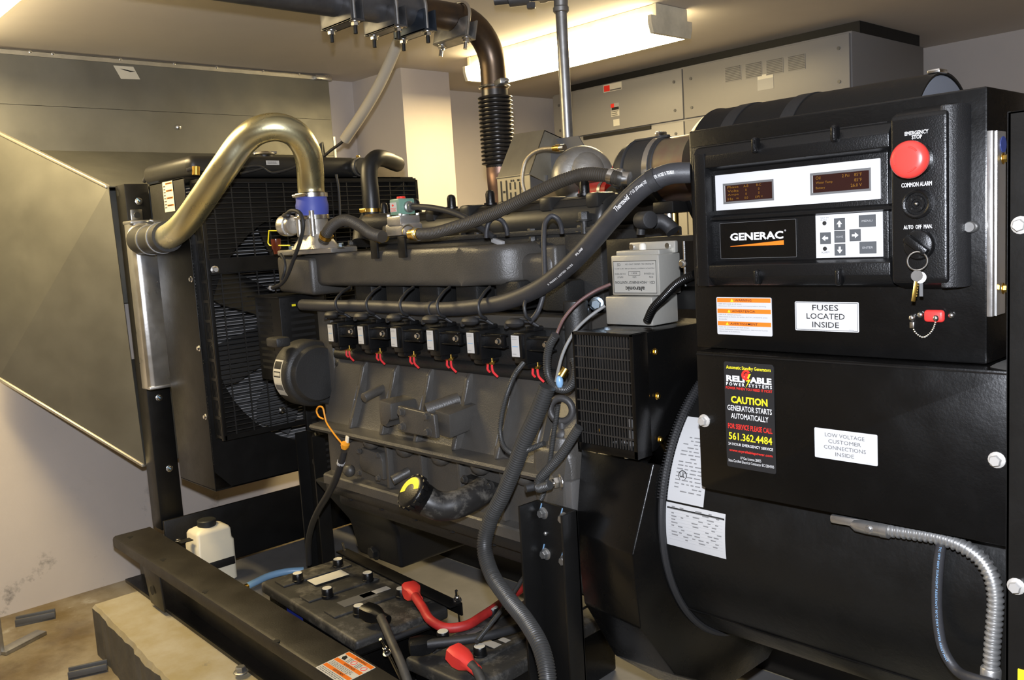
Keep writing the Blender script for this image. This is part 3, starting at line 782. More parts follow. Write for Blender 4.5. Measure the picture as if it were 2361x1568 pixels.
# ---------------------------------------------------------------- upright panel support at the right edge
SYP = 1.335
a = U(2323, 258, y=SYP)
up = thing('panel_support', 'black sheet-steel upright supporting the control panel at the right edge', 'support', (a.x + .06, SYP + .04, .36))
mb = MB(satin); mb.box((a.x, SYP, .36), (a.x + .15, SYP + .004, a.z), bev=.001); mb.box((a.x, SYP, .36), (a.x + .004, SYP + .012, a.z)); mb.box((a.x + .146, SYP, .36), (a.x + .15, SYP + .055, a.z)); mb.box((a.x, SYP, a.z - .004), (a.x + .15, SYP + .02, a.z), bev=.001)
mb.build('upright', up)
for q in ((2353, 519), (2343, 1352)):
    p = U(q[0], q[1], y=SYP); MB(MATS['nickel_screw']).hexbolt(p, d, .0085, .009).build('cover_screw', up)
yl = ylabel(up, 2347, 1541, 2375, 1585, SYP - .0005, .001, yellow); yl.mb.build('sticker', up)

# ---------------------------------------------------------------- alternator: barrel, fan guard, data labels
AC = V(0, 1.72, .889); AR = .315
at_ = thing('alternator', 'black alternator barrel with two pale data labels below the connection box', 'alternator', (-.6, 1.72, .36))
d1 = V(1, 0, 0)
mb = MB(mat('black_rolled_steel', (.005, .005, .0048), .40, bump=.35, bs=75, rvar=.07, spec=.4))
mb.lathe(V(-1.112, AC.y, AC.z), d1, [(0, AR - .05), (0, AR), (1.117, AR), (1.127, AR - .01), (1.127, .1)], 96)
barrel = mb.build('barrel', at_)
mb = MB(black); pts = []
for i in range(40): pts.append(V(-1.10 + .03 * i, AC.y - sin(radians(52)) * (AR + .001), AC.z - cos(radians(52)) * (AR + .001)) + V(0, 0, random.uniform(-.0012, .0012)))
mb.tube(pts, .0026, 6, smooth=False); lab(mb.build('weld_seam', at_), 'lumpy weld bead')
mb = MB(rub); R = [V(-1.098, AC.y + (AR + .006) * cos(a), AC.z + (AR + .006) * sin(a)) for a in [radians(112 + i * 4) for i in range(50)]]
Pt = resample(R, .003); mb.tube(R, .0075, 8, smooth=False)
for i, (p, t, u, v) in enumerate(frames(Pt)):
    if i % 2 == 0 and p.z > .95: mb.obox(p, t * .0008, u * .0082, v * .0082)
mb.build('edge_trim', at_)
# fan guard (scroll) in front of the barrel
Rr = [(1.62, 1.022), (1.406, 1.021), (1.328, .848), (1.342, .688), (1.451, .543), (1.63, .44), (1.82, .44), (2.0, .543), (2.1, .70), (2.1, .9), (2.02, 1.06), (1.86, 1.10)]
Ll = [(1.62, 1.022), (1.414, 1.021), (1.381, .840), (1.396, .670), (1.49, .510), (1.646, .387), (1.80, .387), (1.97, .51), (2.05, .68), (2.05, .9), (2.0, 1.06), (1.86, 1.10)]
mb = MB(black)
vs = [V(-1.12, *p) for p in Rr] + [V(-1.325, *p) for p in Ll]; n = len(Rr)
mb.add(vs, [[i, (i + 1) % n, n + (i + 1) % n, n + i] for i in range(n)])
mb.add(vs[n:], [list(range(n))])
ring = [V(-1.105, AC.y + AR * cos(pi + .9 - k * 2 * pi / n), AC.z + AR * sin(pi + .9 - k * 2 * pi / n)) for k in range(n)]
angs = [math.atan2(p[1] - AC.z, p[0] - AC.y) for p in Rr]
ring = [V(-1.10, AC.y + (AR + .001) * cos(a), AC.z + (AR + .001) * sin(a)) for a in angs]
mb.add(vs[:n] + ring, [[i, n + i, n + (i + 1) % n, (i + 1) % n] for i in range(n)])
b = bmesh.new(); vv = [b.verts.new(p) for p in mb.v]
for f in mb.f:
    try: b.faces.new([vv[i] for i in f])
    except Exception: pass
bmesh.ops.remove_doubles(b, verts=b.verts[:], dist=.0004); bmesh.ops.recalc_face_normals(b, faces=b.faces[:])
ed = [e for e in b.edges if len(e.link_faces) == 2 and e.calc_face_angle() > .35]
bmesh.ops.bevel(b, geom=ed, offset=.0045, segments=2, profile=.5, affect='EDGES')
MB(black).bm(b, black).build('fan_guard', at_)
# data labels wrapped on the barrel


def bpt(x, a, r):
    return V(x, AC.y - cos(a) * r, AC.z + sin(a) * r)


def barrel_label(x0, x1, a0, a1, name, rows, clip=None, hd=True):
    mb = MB(cream); r = AR + .0008; n = 14
    for i in range(n):
        u0, u1 = a0 + (a1 - a0) * i / n, a0 + (a1 - a0) * (i + 1) / n
        l0, l1 = (clip(u0), clip(u1)) if clip else (x0, x0)
        mb.poly([bpt(l0, u0, r), bpt(x1, u0, r), bpt(x1, u1, r), bpt(l1, u1, r)], white)
    r2 = r + .0004
    for i in range(rows):
        u = a0 + (a1 - a0) * (.16 + .78 * i / rows) if hd else a0 + (a1 - a0) * (.10 + .66 * i / rows)
        du = (a1 - a0) * .012 * (1 if hd else .6)
        lx = (clip(u) if clip else x0) + .006
        if hd: mb.poly([bpt(lx, u - .0005, r2), bpt(x1 - .006, u - .0005, r2), bpt(x1 - .006, u + .0005, r2), bpt(lx, u + .0005, r2)], lgrey)
        x = lx + .008
        while x < x1 - .012:
            w = random.uniform(.006, .016)
            if random.random() < .75: mb.poly([bpt(x, u + .010, r2), bpt(min(x + w, x1 - .008), u + .010, r2), bpt(min(x + w, x1 - .008), u + .017, r2), bpt(x, u + .017, r2)], labi)
            x += w + random.uniform(.003, .02 if hd else .006)
    if hd: mb.poly([bpt(x0 + .003, a0 + (a1 - a0) * .86, r2), bpt(x1 - .002, a0 + (a1 - a0) * .86, r2), bpt(x1 - .002, a0 + (a1 - a0) * .90, r2), bpt(x0 + .003, a0 + (a1 - a0) * .90, r2)], ink)
    else:
        c = bpt(x0 + .030, a0 + (a1 - a0) * .30, r2); mb.torus(c, V(0, -1, .2), .0095, .0009, 20, 5, ink); mb.text('UL', c, V(1, 0, 0), V(0, .25, .97), ink, h=.008, bold=.02, lift=.001)
    mb.build(name, at_)


def ang_at(px, py):
    """where a sight line meets the barrel: (x, angle above horizontal on the near side)"""
    lo, hi = 1.3, 1.72
    for _ in range(60):
        m_ = (lo + hi) / 2; p = U(px, py, y=m_)
        if sqrt((p.y - AC.y) ** 2 + (p.z - AC.z) ** 2) > AR and p.y < AC.y: lo = m_
        else: hi = m_
    p = U(px, py, y=lo); return p.x, math.asin(max(-1, min(1, (p.z - AC.z) / AR)))


xa, aa = ang_at(1537, 1156); xb, ab = ang_at(1676, 1276); _, al_ = ang_at(1540, 1254); xr_, _ = ang_at(1674, 1180)
barrel_label(xa, xr_, al_, aa, 'parts_label', 11)
x2, a2 = ang_at(1622, 1170); _, at2 = ang_at(1583, 960); _, ab2 = ang_at(1540, 1152); x3, _ = ang_at(1540, 1140); x4, _ = ang_at(1583, 965)
barrel_label(x3, x2, aa + .012, at2, 'data_label', 16, clip=lambda a: max(x3, x3 + (x4 - x3) * max(0, (a - aa) / (at2 - aa)) ** 1.5), hd=False)
# feet on the skid
for x in (-.20,):
    for y in (1.47, 1.97): MB(satin).box((x - .08, y - .06, .40), (x + .08, y + .06, .74), bev=.004).build('foot', at_)

# ---------------------------------------------------------------- air inlet box with a grille
gx0, gx1, gy, gz0, gz1 = -1.284, -1.12, 1.36, 1.036, 1.290
gb = thing('air_inlet_box', 'black air inlet box with a fine rectangular front grille and gold side bolts', 'air inlet', (-1.2, 1.5, gz0))
mb = MB(black)
mb.prism([V(gx0 + .002, gy + .042, gz0 + .004), V(gx0 + .002, gy + .30, gz0 + .03), V(gx0 + .002, gy + .30, gz1 - .002), V(gx0 + .002, gy + .042, gz1 - .002)], V(gx1 - gx0 - .006, 0, 0), bev=.0015)
mb.build('duct_body', gb)
fr = MB(black); t = .006
fr.box((gx0, gy, gz0), (gx0 + t, gy + .046, gz1), bev=.001); fr.box((gx1 - t * 1.6, gy, gz0), (gx1, gy + .046, gz1), bev=.001)
fr.box((gx0, gy, gz1 - t), (gx1, gy + .046, gz1), bev=.001); fr.box((gx0, gy, gz0), (gx1, gy + .046, gz0 + .017), bev=.001)
fr.build('front_frame', gb)
gr = MB(mat('grille_black', (.022, .020, .018), .4)); wx = (gx1 - gx0 - t * 2.6)
for i in range(1, 20):
    x = gx0 + t + wx * i / 20; gr.box((x - .0009, gy + .001, gz0 + .016), (x + .0009, gy + .004, gz1 - t))
for i in range(1, 10):
    z = gz0 + .017 + (gz1 - gz0 - .017 - t) * i / 10; gr.box((gx0 + t, gy, z - .0014), (gx1 - t * 1.6, gy + .003, z + .0014))
gr.build('grille', gb)
inn = MB(alup)
inn.tube([V(-1.19, 1.40, 1.052), V(-1.18, 1.44, 1.075), V(-1.17, 1.50, 1.10)], .008, 8); inn.tube([V(-1.215, 1.395, 1.05), V(-1.212, 1.44, 1.06)], .004, 8); inn.box((-1.165, 1.39, 1.052), (-1.158, 1.395, 1.11))
lab(inn.build('inner_fitting', gb), 'bright fittings seen behind the grille')
for q in ((1509, 811), (1515, 913), (1521, 1013)):
    MB(brass).hexbolt(U(q[0], q[1], x=gx1 - .002), d1, .0052, .005).build('gold_bolt', gb)
for q in ((1373, 1050), (1444, 1064)):
    p = U(q[0], q[1] - 4, y=gy + .018); MB(zinc).hexbolt(V(p.x, gy + .02, gz0), V(0, 0, -1), .0055, .006).build('bolt', gb)
for q in ((1372, 900), (1379, 993)): MB(brass).hexbolt(U(q[0], q[1], x=gx0 + .006) if False else V(U(q[0], q[1], y=1.4).x, 1.402, U(q[0], q[1], y=1.4).z), d, .003).build('bolt', gb)


# ---------------------------------------------------------------- skid frame
sk = thing('skid_frame', 'black steel skid rails under the generator set, near rail with warning label', 'skid', (-1.9, 1.7, .2))
RZ = .40
oL, oR, iL, iR = V(-3.655, 1.142, RZ), V(-.2, 1.052, RZ), V(-3.655, 1.292, RZ), V(-.2, 1.11, RZ)
iR = iL + (V(-1.815, 1.195, RZ) - iL) * ((3.455) / 1.84)
iR.y = max(iR.y, oR.y + .08)
mb = MB(railm)
prof = [(0, -.036), (0, -.010), (.004, -.003), (.012, 0), (1, 0)]           # (across, height) of the outer lip and top


def across(a, z, end):
    o, i = (oL, iL) if end == 0 else (oR, iR)
    w = (i - o).length; e = (i - o) / w
    p = o + e * (a if abs(a) <= .2 and a < 1 else w); return V(p.x, p.y, RZ + z)


outer = [(0, -.040), (0, -.012), (.0035, -.004), (.012, 0)]
sec0 = [across(a, z, 0) for a, z in outer] + [V(iL.x, iL.y, RZ), V(iL.x, iL.y, RZ - .012)] + [across(.012, -.012, 0), across(.010, -.040, 0)]
sec1 = [across(a, z, 1) for a, z in outer] + [V(iR.x, iR.y, RZ), V(iR.x, iR.y, RZ - .012)] + [across(.012, -.012, 1), across(.010, -.040, 1)]
mb.rings([sec0, sec1])
for f in (.62,):
    w0, w1 = oL.lerp(iL, f), oR.lerp(iR, f)
    q = lambda p, z: V(p.x, p.y, z)
    n = V(0, .006, 0)
    mb.add([q(w0, .2), q(w1, .2), q(w1, RZ - .012), q(w0, RZ - .012), q(w0 + n, .2), q(w1 + n, .2), q(w1 + n, RZ - .012), q(w0 + n, RZ - .012)], [[0, 1, 2, 3], [7, 6, 5, 4], [3, 7, 4, 0], [1, 5, 6, 2]], satin)
b0, b1 = V(oL.x, oL.y + .03, .2), V(oR.x, oR.y + .03, .2)
mb.add([V(p.x, p.y, z) for p in (b0, b1, b1 + V(0, .1, 0), b0 + V(0, .1, 0)) for z in (.201, .214)], [[0, 2, 4, 6], [7, 5, 3, 1], [0, 1, 3, 2], [2, 3, 5, 4], [4, 5, 7, 6], [6, 7, 1, 0]], satin)
rail = mb.build('near_rail', sk)
ra = V(oL.x + .30, 0, 0)


def on_outer(x):
    t = (x - oL.x) / (oR.x - oL.x); return oL.lerp(oR, t)


p, q = on_outer(-3.34), on_outer(-3.17)
mb = MB(railm); mb.prism([V(p.x, p.y + .002, RZ - .03), V(p.x + .02, p.y + .012, .215), V(q.x - .01, q.y + .012, .215), V(q.x, q.y + .002, RZ - .03)], V(0, .008, 0), bev=.002)
lab(mb.build('end_stiffener', rail), 'flat stiffener plate with a round hole')
c = U(350, 1362, y=q.y + .004); MB(flat).lathe(V(c.x, q.y + .0045, c.z), V(0, -1, 0), [(0, .017), (.0006, .017)], 20).build('hole', rail)
for qx, qy in ((300, 1238), (376, 1290), (473, 1363), (637, 1479)):
    c = U(qx, qy, z=RZ); o = MB(flat); o.lathe(c, V(0, 0, 1), [(0, .011), (.0008, .011)], 14); o.lathe(c + V(.016, -.006, 0), V(0, 0, 1), [(0, .005), (.0008, .005)], 10); o.build('bolt_hole', rail)
mb = MB(railm); mb.box((-3.64, 2.16, .201), (-.2, 2.30, RZ), bev=.006); mb.build('far_rail', sk)
mb = MB(satin); mb.box((-3.535, 1.30, .205), (-3.52, 2.2, .447), bev=.004); mb.build('cross_member', sk)
MB(satin).box((-1.0, 1.30, .204), (-.9, 2.15, .225), bev=.003).build('floor_strap', sk)
MB(mat('grey_floor_pan', (.16, .155, .15), .55, var=.2, vs=3)).box((-3.51, 1.30, .2008), (-1.1, 2.155, .2035)).build('floor_pan', sk)
c = U(578, 1563, y=1.10); MB(steel).hexbolt(V(-2.53, 1.118, .214), V(0, 0, 1), .016).build('anchor_bolt', sk)
# warning label on the rail top
wa, wb, wc = U(727, 1540, z=RZ), U(805, 1503, z=RZ), U(867, 1540, z=RZ)
lx, lz = (wc - wb), (wa - wb)
pl = Plate(wb + V(0, 0, .0006), wc - wb, wb - wa, (wc - wb).length, (wb - wa).length, cream, corner=.003)
for i, s in enumerate(('WARNING', 'ADVERTENCIA', 'AVERTISSEMENT')):
    v0 = (.02, .36, .68)[i]; pl.rect(.02, v0, .98, v0 + .12, orange); pl.text(s, .55, v0 + .06, h=.07, w=.40, m=ink, bold=.01)
pl.lines(.28, .42, .16, .35, 4, grey); pl.lines(.6, .76, .16, .35, 4, grey); pl.lines(.05, .95, .50, .67, 4, grey); pl.lines(.05, .95, .82, .98, 3, grey)
for u, v in ((.50, .25), (.86, .25)):
    pl.mb.torus(pl.p(u, v, .0005), pl.n, .0085, .0009, 18, 4, redp)
pl.mb.poly([pl.p(u, v, .0005) for u, v in ((.10, .16), (.20, .20), (.24, .32), (.14, .34), (.08, .26))], ink)
pl.mb.build('warning_label', sk)
# engine mount uprights
fm = MB(satin); p = U(708, 992, y=1.60); q = U(748, 1000, y=1.60)
fm.prism([V(p.x, 1.55, .228), V(p.x, 1.60, .228), V(q.x, 1.60, .228), V(q.x, 1.55, .228), V(q.x - .006, 1.55, .228), V(q.x - .006, 1.594, .228), V(p.x + .006, 1.594, .228), V(p.x + .006, 1.55, .228)], V(0, 0, p.z - .228))
fmo = fm.build('front_mount', sk)
for y in (1005, 1064): MB(castd).hexbolt(U(732, y, y=1.593), V(0, -1, 0), .014, .012).build('mount_bolt', fmo)
my_ = 1.36
a, c = U(1234, 1153, y=my_), U(1327, 1178, y=my_); fa = U(1209, 1159, y=my_ - .052)
rm = MB(satin)
rm.prism([V(a.x, my_, .42), V(c.x, my_, .42), V(c.x, my_, c.z), V(a.x, my_, a.z)], V(0, .007, 0), bev=.0012)
rm.prism([V(a.x, my_ - .055, .42), V(a.x, my_ + .006, .42), V(a.x, my_ + .006, a.z), V(a.x, my_ - .055, a.z)], V(.0065, 0, 0), bev=.0012)
rm.prism([V(c.x, my_ - .042, .42), V(c.x, my_ + .006, .42), V(c.x, my_ + .006, c.z), V(c.x, my_ - .042, c.z)], V(-.0065, 0, 0), bev=.0012)
rmo = rm.build('rear_mount', sk)
for qx, qy in ((1253, 1183), (1301, 1195), (1259, 1277), (1303, 1292)):
    p = U(qx, qy, y=my_); h_ = MB(steel); h_.hexbolt(p, V(0, -1, 0), .0098, .011); h_.obox(p + V(-.006, -.001, .014), V(.003, 0, .008), V(0, .0006, 0), V(.0012, 0, -.0005), bluep); h_.build('mount_bolt', rmo)
for qx, qy, r in ((1258, 1230, .005), (1302, 1245, .004), (1219, 1300, .002), (1318, 1333, .0022)):
    MB(steel).ball(U(qx, qy, y=my_ - .001), r, n=10).build('rivet', rmo)

# ---------------------------------------------------------------- radiator with posts, shroud, guard, fan
rd = thing('radiator', 'black radiator with fan guard and rounded top tank at the left end', 'radiator', (-3.3, 1.78, .4))
for nm, y0, y1 in (('post', 1.30, 1.395), ('post', 2.20, 2.295)):
    mb = MB(satin); mb.box((-3.645, y0, .402), (-3.55, y1, 1.785), bev=.004)
    po = mb.build(nm, rd)
    lab(po, 'near post' if y0 < 2 else 'far post')
    if y0 < 2:
        MB(flat).lathe(U(272, 446, y=y0), V(0, -1, 0), [(0, .012), (.0006, .012)], 16).build('hole', po)
        for qx, qy in ((320, 464), (367, 917), (391, 1080)):
            h_ = MB(zinc); p = U(qx, qy, x=-3.549); h_.hexbolt(p, V(1, 0, 0), .010, .009); h_.obox(p + V(.011, -.006, .005), V(0, .006, -.006), V(.0008, 0, 0), V(0, .0015, .0015), bluep); h_.build('bolt', po)
        mb = MB(zinc); p = U(315, 496, x=-3.545); mb.box((-3.55, p.y - .022, p.z - .026), (-3.545, p.y + .024, p.z + .022), bev=.003); mb.lathe(p + V(.005, 0, .0), V(1, 0, 0), [(-.004, .012), (.002, .012), (.002, .008)], 14, ink); mb.build('tab', po)
SH = -3.0
core = MB(flat); core.box((-3.54, 1.40, .66), (-3.305, 2.26, 1.755)); core.build('core', rd)
MB(satin).box((-3.545, 1.397, .66), (-3.30, 1.3995, 1.757)).build('side_plate', rd)
fn = MB(mat('grey_radiator_fins', (.62, .62, .62), .35, .5))
z = .70
while z < 1.74:
    fn.box((-3.304, 1.402, z), (-3.19, 2.24, z + .0032)); z += .0125
fno = fn.build('fins', rd); fno['kind'] = 'stuff'
cc = V(SH, 1.79, 1.20)
sh_ = MB(satin)
sh_.box((-3.30, 1.30, .662), (SH, 1.304, 1.762), bev=.001); sh_.box((-3.30, 2.268, .662), (SH, 2.272, 1.762)); sh_.box((-3.30, 1.30, 1.757), (SH, 2.272, 1.762)); sh_.box((-3.30, 1.30, .660), (SH, 2.272, .665))
ns = 48; sq = []
for i in range(ns):
    a = 2 * pi * i / ns; ca, sa = cos(a), sin(a); k = min((.482 / abs(ca)) if abs(ca) > 1e-6 else 9, (.55 / abs(sa)) if abs(sa) > 1e-6 else 9)
    sq.append(V(SH, 1.786 + ca * k, 1.212 + sa * k))
ci = [V(SH, cc.y + .45 * cos(2 * pi * i / ns), cc.z + .45 * sin(2 * pi * i / ns)) for i in range(ns)]
cb_ = [p - V(.10, 0, 0) for p in ci]
sh_.add(sq + ci + cb_, [[i, (i + 1) % ns, ns + (i + 1) % ns, ns + i] for i in range(ns)] + [[ns + i, ns + (i + 1) % ns, 2 * ns + (i + 1) % ns, 2 * ns + i] for i in range(ns)])
sho = sh_.build('shroud', rd)
for qx, qy in ((441, 644), (459, 803), (474, 961)):
    p = U(qx, qy, y=1.299); MB(zinc).hexbolt(p, V(0, -1, 0), .0075, .006).build('bolt', sho)
for qx, qy in ((650, 946), (690, 1034)):
    MB(zinc).hexbolt(U(qx, qy, x=SH + .002), V(1, 0, 0), .0085, .008).build('bolt', sho)
a0, a1 = U(374, 421, y=1.2985), U(402, 465, y=1.2985)
pl = Plate(V(a0.x, 1.2985, a0.z), V(1, 0, 0), V(0, 0, 1), a1.x - a0.x, .105, cream)
for i in range(4): pl.rect(.3, .04 + .24 * i, .95, .10 + .24 * i, orange); pl.rect(.38, .055 + .24 * i, .85, .085 + .24 * i, ink, .0005)
pl.lines(.05, .3, .1, .9, 8, grey); pl.mb.build('warning_label', sho)
# fan
fa_ = MB(flat); fx = -3.11
for k in range(8):
    a = radians(45 * k + 14); rr = []
    for j in range(6):
        r = .10 + .325 * j / 5; w = .060 + .024 * j / 5 - (.02 if j == 5 else 0); e, t_ = V(0, cos(a), sin(a)), V(0, -sin(a), cos(a)); sk_ = .03 * (j / 5) ** 2
        tw = radians(32 - 10 * j / 5); cx = cc + V(fx - SH, 0, 0) + e * r + t_ * sk_
        dx = (t_ * cos(tw) + V(sin(tw), 0, 0)); nn = (V(cos(tw), 0, 0) - t_ * sin(tw)) * .003
        rr.append([cx - dx * w + nn, cx + dx * w + nn, cx + dx * w - nn, cx - dx * w - nn])
    fa_.rings(rr)
fao = fa_.build('fan', rd)
MB(satin).lathe(cc + V(fx - SH - .05, 0, 0), V(1, 0, 0), [(0, .10), (.07, .11), (.08, .07), (.16, .06), (.17, .02)], 28).build('hub', fao)
# wire guard cage
GX = -2.935
cg = MB(flat)
gy0, gy1, gz0_, gz1_ = 1.325, 2.235, .86, 1.745
z = gz0_
while z <= gz1_:
    cg.box((GX - .0016, gy0, z - .0014), (GX + .0010, gy1, z + .0014)); z += .0172
y = gy0 + .045
while y < gy1:
    cg.box((GX - .0026, y - .0024, gz0_), (GX - .0002, y + .0024, gz1_)); y += .067
cgo = cg.build('fan_guard', rd)
gf = MB(satin)
gf.box((GX - .004, gy0 - .006, gz0_ - .012), (GX + .003, gy0 + .008, gz1_ + .004), bev=.001); gf.box((GX - .004, gy0, gz0_ - .012), (GX + .003, gy1, gz0_ + .004)); gf.box((GX - .004, gy0, gz1_ - .006), (GX + .003, gy1, gz1_ + .006))
gf.box((GX - .004, gy1 - .004, gz0_), (GX + .003, gy1 + .008, gz1_)); gf.box((SH, gy1 + .004, gz0_), (GX, gy1 + .008, gz1_)); gf.box((SH, gy0 - .006, gz1_ + .002), (GX, gy1, gz1_ + .006))
yy = gy0 - .004
gf.box((SH, yy - .002, gz0_ - .012), (SH + .016, yy + .002, gz1_ + .004)); gf.box((GX - .012, yy - .002, gz0_ - .012), (GX, yy + .002, gz1_ + .004))
for k in range(3): gf.box((SH + .016 + .010 * k + .006, yy - .001, gz0_), (SH + .016 + .010 * k + .010, yy + .001, gz1_))
for k in range(14):
    z = gz0_ + (gz1_ - gz0_) * k / 13; gf.box((SH + .012, yy - .0025, z - .006), (GX - .008, yy + .0015, z + .004))
gfo = gf.build('guard_frame', cgo)
bm_ = MB(satin); p = U(495, 628, x=GX + .012); bm_.box((GX + .004, gy0 + .004, p.z - .004), (GX + .03, gy1, p.z)); bm_.box((GX + .004, gy0 + .004, p.z), (GX + .008, gy1, p.z + .045)); bm_.build('guard_bar', cgo)
MB(zinc).hexbolt(U(495, 622, x=GX + .009), V(1, 0, 0), .010, .009).build('bolt', cgo)
# top tank, filler neck and cap
tk = MB(covr); tk.box((-3.40, 1.315, 1.762), (-2.985, 2.06, 1.838), bev=.030, seg=4); tk.cyl(V(-3.1, 2.05, 1.80), V(-3.1, 2.13, 1.80), .042, n=24)
tko = tk.build('top_tank', rd)
p = U(610, 372, x=-3.2); cpz = V(p.x, p.y, 1.836)
mb = MB(satin); mb.lathe(cpz, V(0, 0, 1), [(0, .036), (.026, .036)], 24); mb.build('filler_neck', tko)
mb = MB(zinc); mb.lathe(cpz + V(0, 0, .026), V(0, 0, 1), [(0, .038), (.004, .042), (.009, .040), (.011, .03), (.015, .028), (.016, .01)], 24); mb.obox(cpz + V(0, 0, .036), V(.02, .05, 0) * .9, V(.008, -.003, 0), V(0, 0, .005), bev=.002); mb.build('cap', tko)
p = U(613, 370, x=-2.984); pl = Plate(p, V(0, 1, 0), V(0, 0, 1), .052, .016, white); pl.lines(.1, .95, .2, .8, 2, grey); pl.mb.build('sticker', tko)
# overflow tube and the small wires on top of the shroud
ov = MB(hoseg); ov.tube([U(332, 418, x=-3.5), U(345, 398, x=-3.45), U(385, 384, x=-3.3), U(430, 375, x=-3.12), U(490, 366, x=-3.05), U(560, 366, x=-3.05)], .008, 10, k=8)
ov.build('overflow_tube', rd)
wr = MB(rub)
wr.tube([U(560, 386, x=-2.97), U(600, 384, x=-2.97), U(625, 398, x=-2.97), U(660, 392, x=-2.97), U(690, 381, x=-2.97)], .0045, 8)
wr.tube([U(555, 400, x=-2.97), U(590, 392, x=-2.97), U(610, 386, x=-2.97)], .0045, 8)
wr.tube([U(430, 392, x=-2.99), U(450, 388, x=-2.98), U(470, 392, x=-2.97), U(520, 396, x=-2.97)], .006, 8)
wr.tube([U(775, 402, x=-2.93), U(780, 430, x=-2.93), U(783, 470, x=-2.93), U(784, 500, x=-2.93)], .005, 8)
wr.build('wiring', rd)
MB(brass).cyl(U(452, 404, x=-2.97), U(452, 384, x=-2.97), .013, n=16).build('drain_fitting', rd)

# ---------------------------------------------------------------- charge-air cooler tank and pipe
ct_ = thing('cooler_tank', 'tall aluminium charge-air cooler tank bolted to the radiator post', 'cooler tank', (-3.43, 1.31, 1.0))
mb = MB(alup)
mb.prism([V(-3.463, 1.372, 1.005), V(-3.463, 1.262, 1.005), V(-3.455, 1.25, 1.005), V(-3.40, 1.25, 1.005), V(-3.388, 1.258, 1.005), V(-3.383, 1.272, 1.005), V(-3.383, 1.372, 1.005)], V(0, 0, .625), bev=.003)
mb.build('tank', ct_)
mb = MB(alup); mb.box((-3.465, 1.248, 1.625), (-3.381, 1.376, 1.638), bev=.004); mb.build('top_cap', ct_)
mb = MB(alup); mb.box((-3.463, 1.252, 1.0), (-3.381, 1.388, 1.012), bev=.003); mb.build('bottom_cap', ct_)
mb = MB(steel); mb.obox(U(372, 504, x=-3.39), V(0, .028, 0), V(.012, 0, 0), V(0, 0, .008), bev=.006); mb.cyl(U(345, 508, x=-3.37), U(385, 517, x=-3.35), .006, n=10)
lab(mb.build('clamp_bolt', ct_), 'clamp screw on top of the tank')
MB(satin).box((-3.548, 1.31, 1.10), (-3.463, 1.36, 1.60)).build('mounting_strip', ct_)
path = [U(x, y, y=q) for x, y, q in ((318, 553, 1.282), (345, 554, 1.262), (385, 547, 1.230), (425, 516, 1.222), (470, 455, 1.238), (520, 382, 1.262), (562, 325, 1.30), (597, 300, 1.33), (640, 293, 1.375), (680, 308, 1.425), (706, 345, 1.465), (715, 390, 1.49), (717, 432, 1.5), (718, 445, 1.5))]
ps = smooth_path(path, 8)
gp_ = thing('charge_air_pipe', 'yellow-zinc bent charge-air pipe arching over the fan guard', 'pipe', path[6])
mb = MB(gold); mb.tube(resample(ps, .012), .0420, 32, smooth=False); mb.build('pipe', gp_)
st_, en = ps[0], ps[-1]
P2 = smooth_path([V(-3.383, 1.285, path[0].z + .002), path[0].lerp(path[1], .3), path[1].lerp(path[2], .3), path[2].lerp(path[3], .05)], 6)
mb = MB(rub); mb.tube(P2, .052, 28, smooth=False); cpl = mb.build('lower_sleeve', gp_)
for f in (.42, .80):
    p, t = along(P2, f * sum((P2[i + 1] - P2[i]).length for i in range(len(P2) - 1))); mb = MB(steel); mb.lathe(p - t * .006, t, [(0, .0532), (0, .0545), (.012, .0545), (.012, .0532)], 32); mb.build('hose_clamp', cpl)
mb = MB(alup); mb.lathe(V(-3.384, 1.29, path[0].z), V(1, 0, 0), [(0, .062), (.006, .060), (.01, .053), (.02, .051)], 28); mb.build('weld_collar', cpl)
tb = U(717, 446, y=1.5)                        # end of the pipe above the throttle
mb = MB(bluer); zt_ = tb.z
mb.lathe(V(tb.x, 1.5, zt_ - .082), V(0, 0, 1), [(0, .0475), (.008, .0475), (.022, .051), (.045, .052), (.058, .049), (.082, .049)], 32); bs_ = mb.build('blue_sleeve', gp_)
for zz, r in ((zt_ - .013, .050), (zt_ - .082, .0495)):
    mb = MB(zinc); mb.lathe(V(tb.x, 1.5, zz), V(0, 0, 1), [(0, r), (0, r + .002), (.013, r + .002), (.013, r)], 32)
    p = V(tb.x + .022, 1.5 - r + .002, zz + .0065); mb.obox(p, V(.022, .006, 0), V(-.002, .006, 0), V(0, 0, .006), bev=.003); mb.cyl(p + V(-.035, -.008, 0), p + V(-.018, -.005, 0), .0055, n=10)
    mb.build('hose_clamp', bs_)
TBX, TBZ = tb.x, zt_

# ---------------------------------------------------------------- coolant overflow bottle behind the rail
bo = thing('coolant_bottle', 'milky plastic coolant bottle with black cap strapped behind the skid rail', 'bottle', (-3.36, 1.42, .2))
bx0, bx1, by0, by1 = -3.425, -3.305, 1.335, 1.492
mb = MB(milk)


def rrect(x0, x1, y0, y1, z, r, n=4):
    out = []
    for cx, cy, a0 in ((x1 - r, y1 - r, 0), (x0 + r, y1 - r, 90), (x0 + r, y0 + r, 180), (x1 - r, y0 + r, 270)):
        for i in range(n + 1):
            a = radians(a0 + 90 * i / n); out.append(V(cx + r * cos(a), cy + r * sin(a), z))
    return out


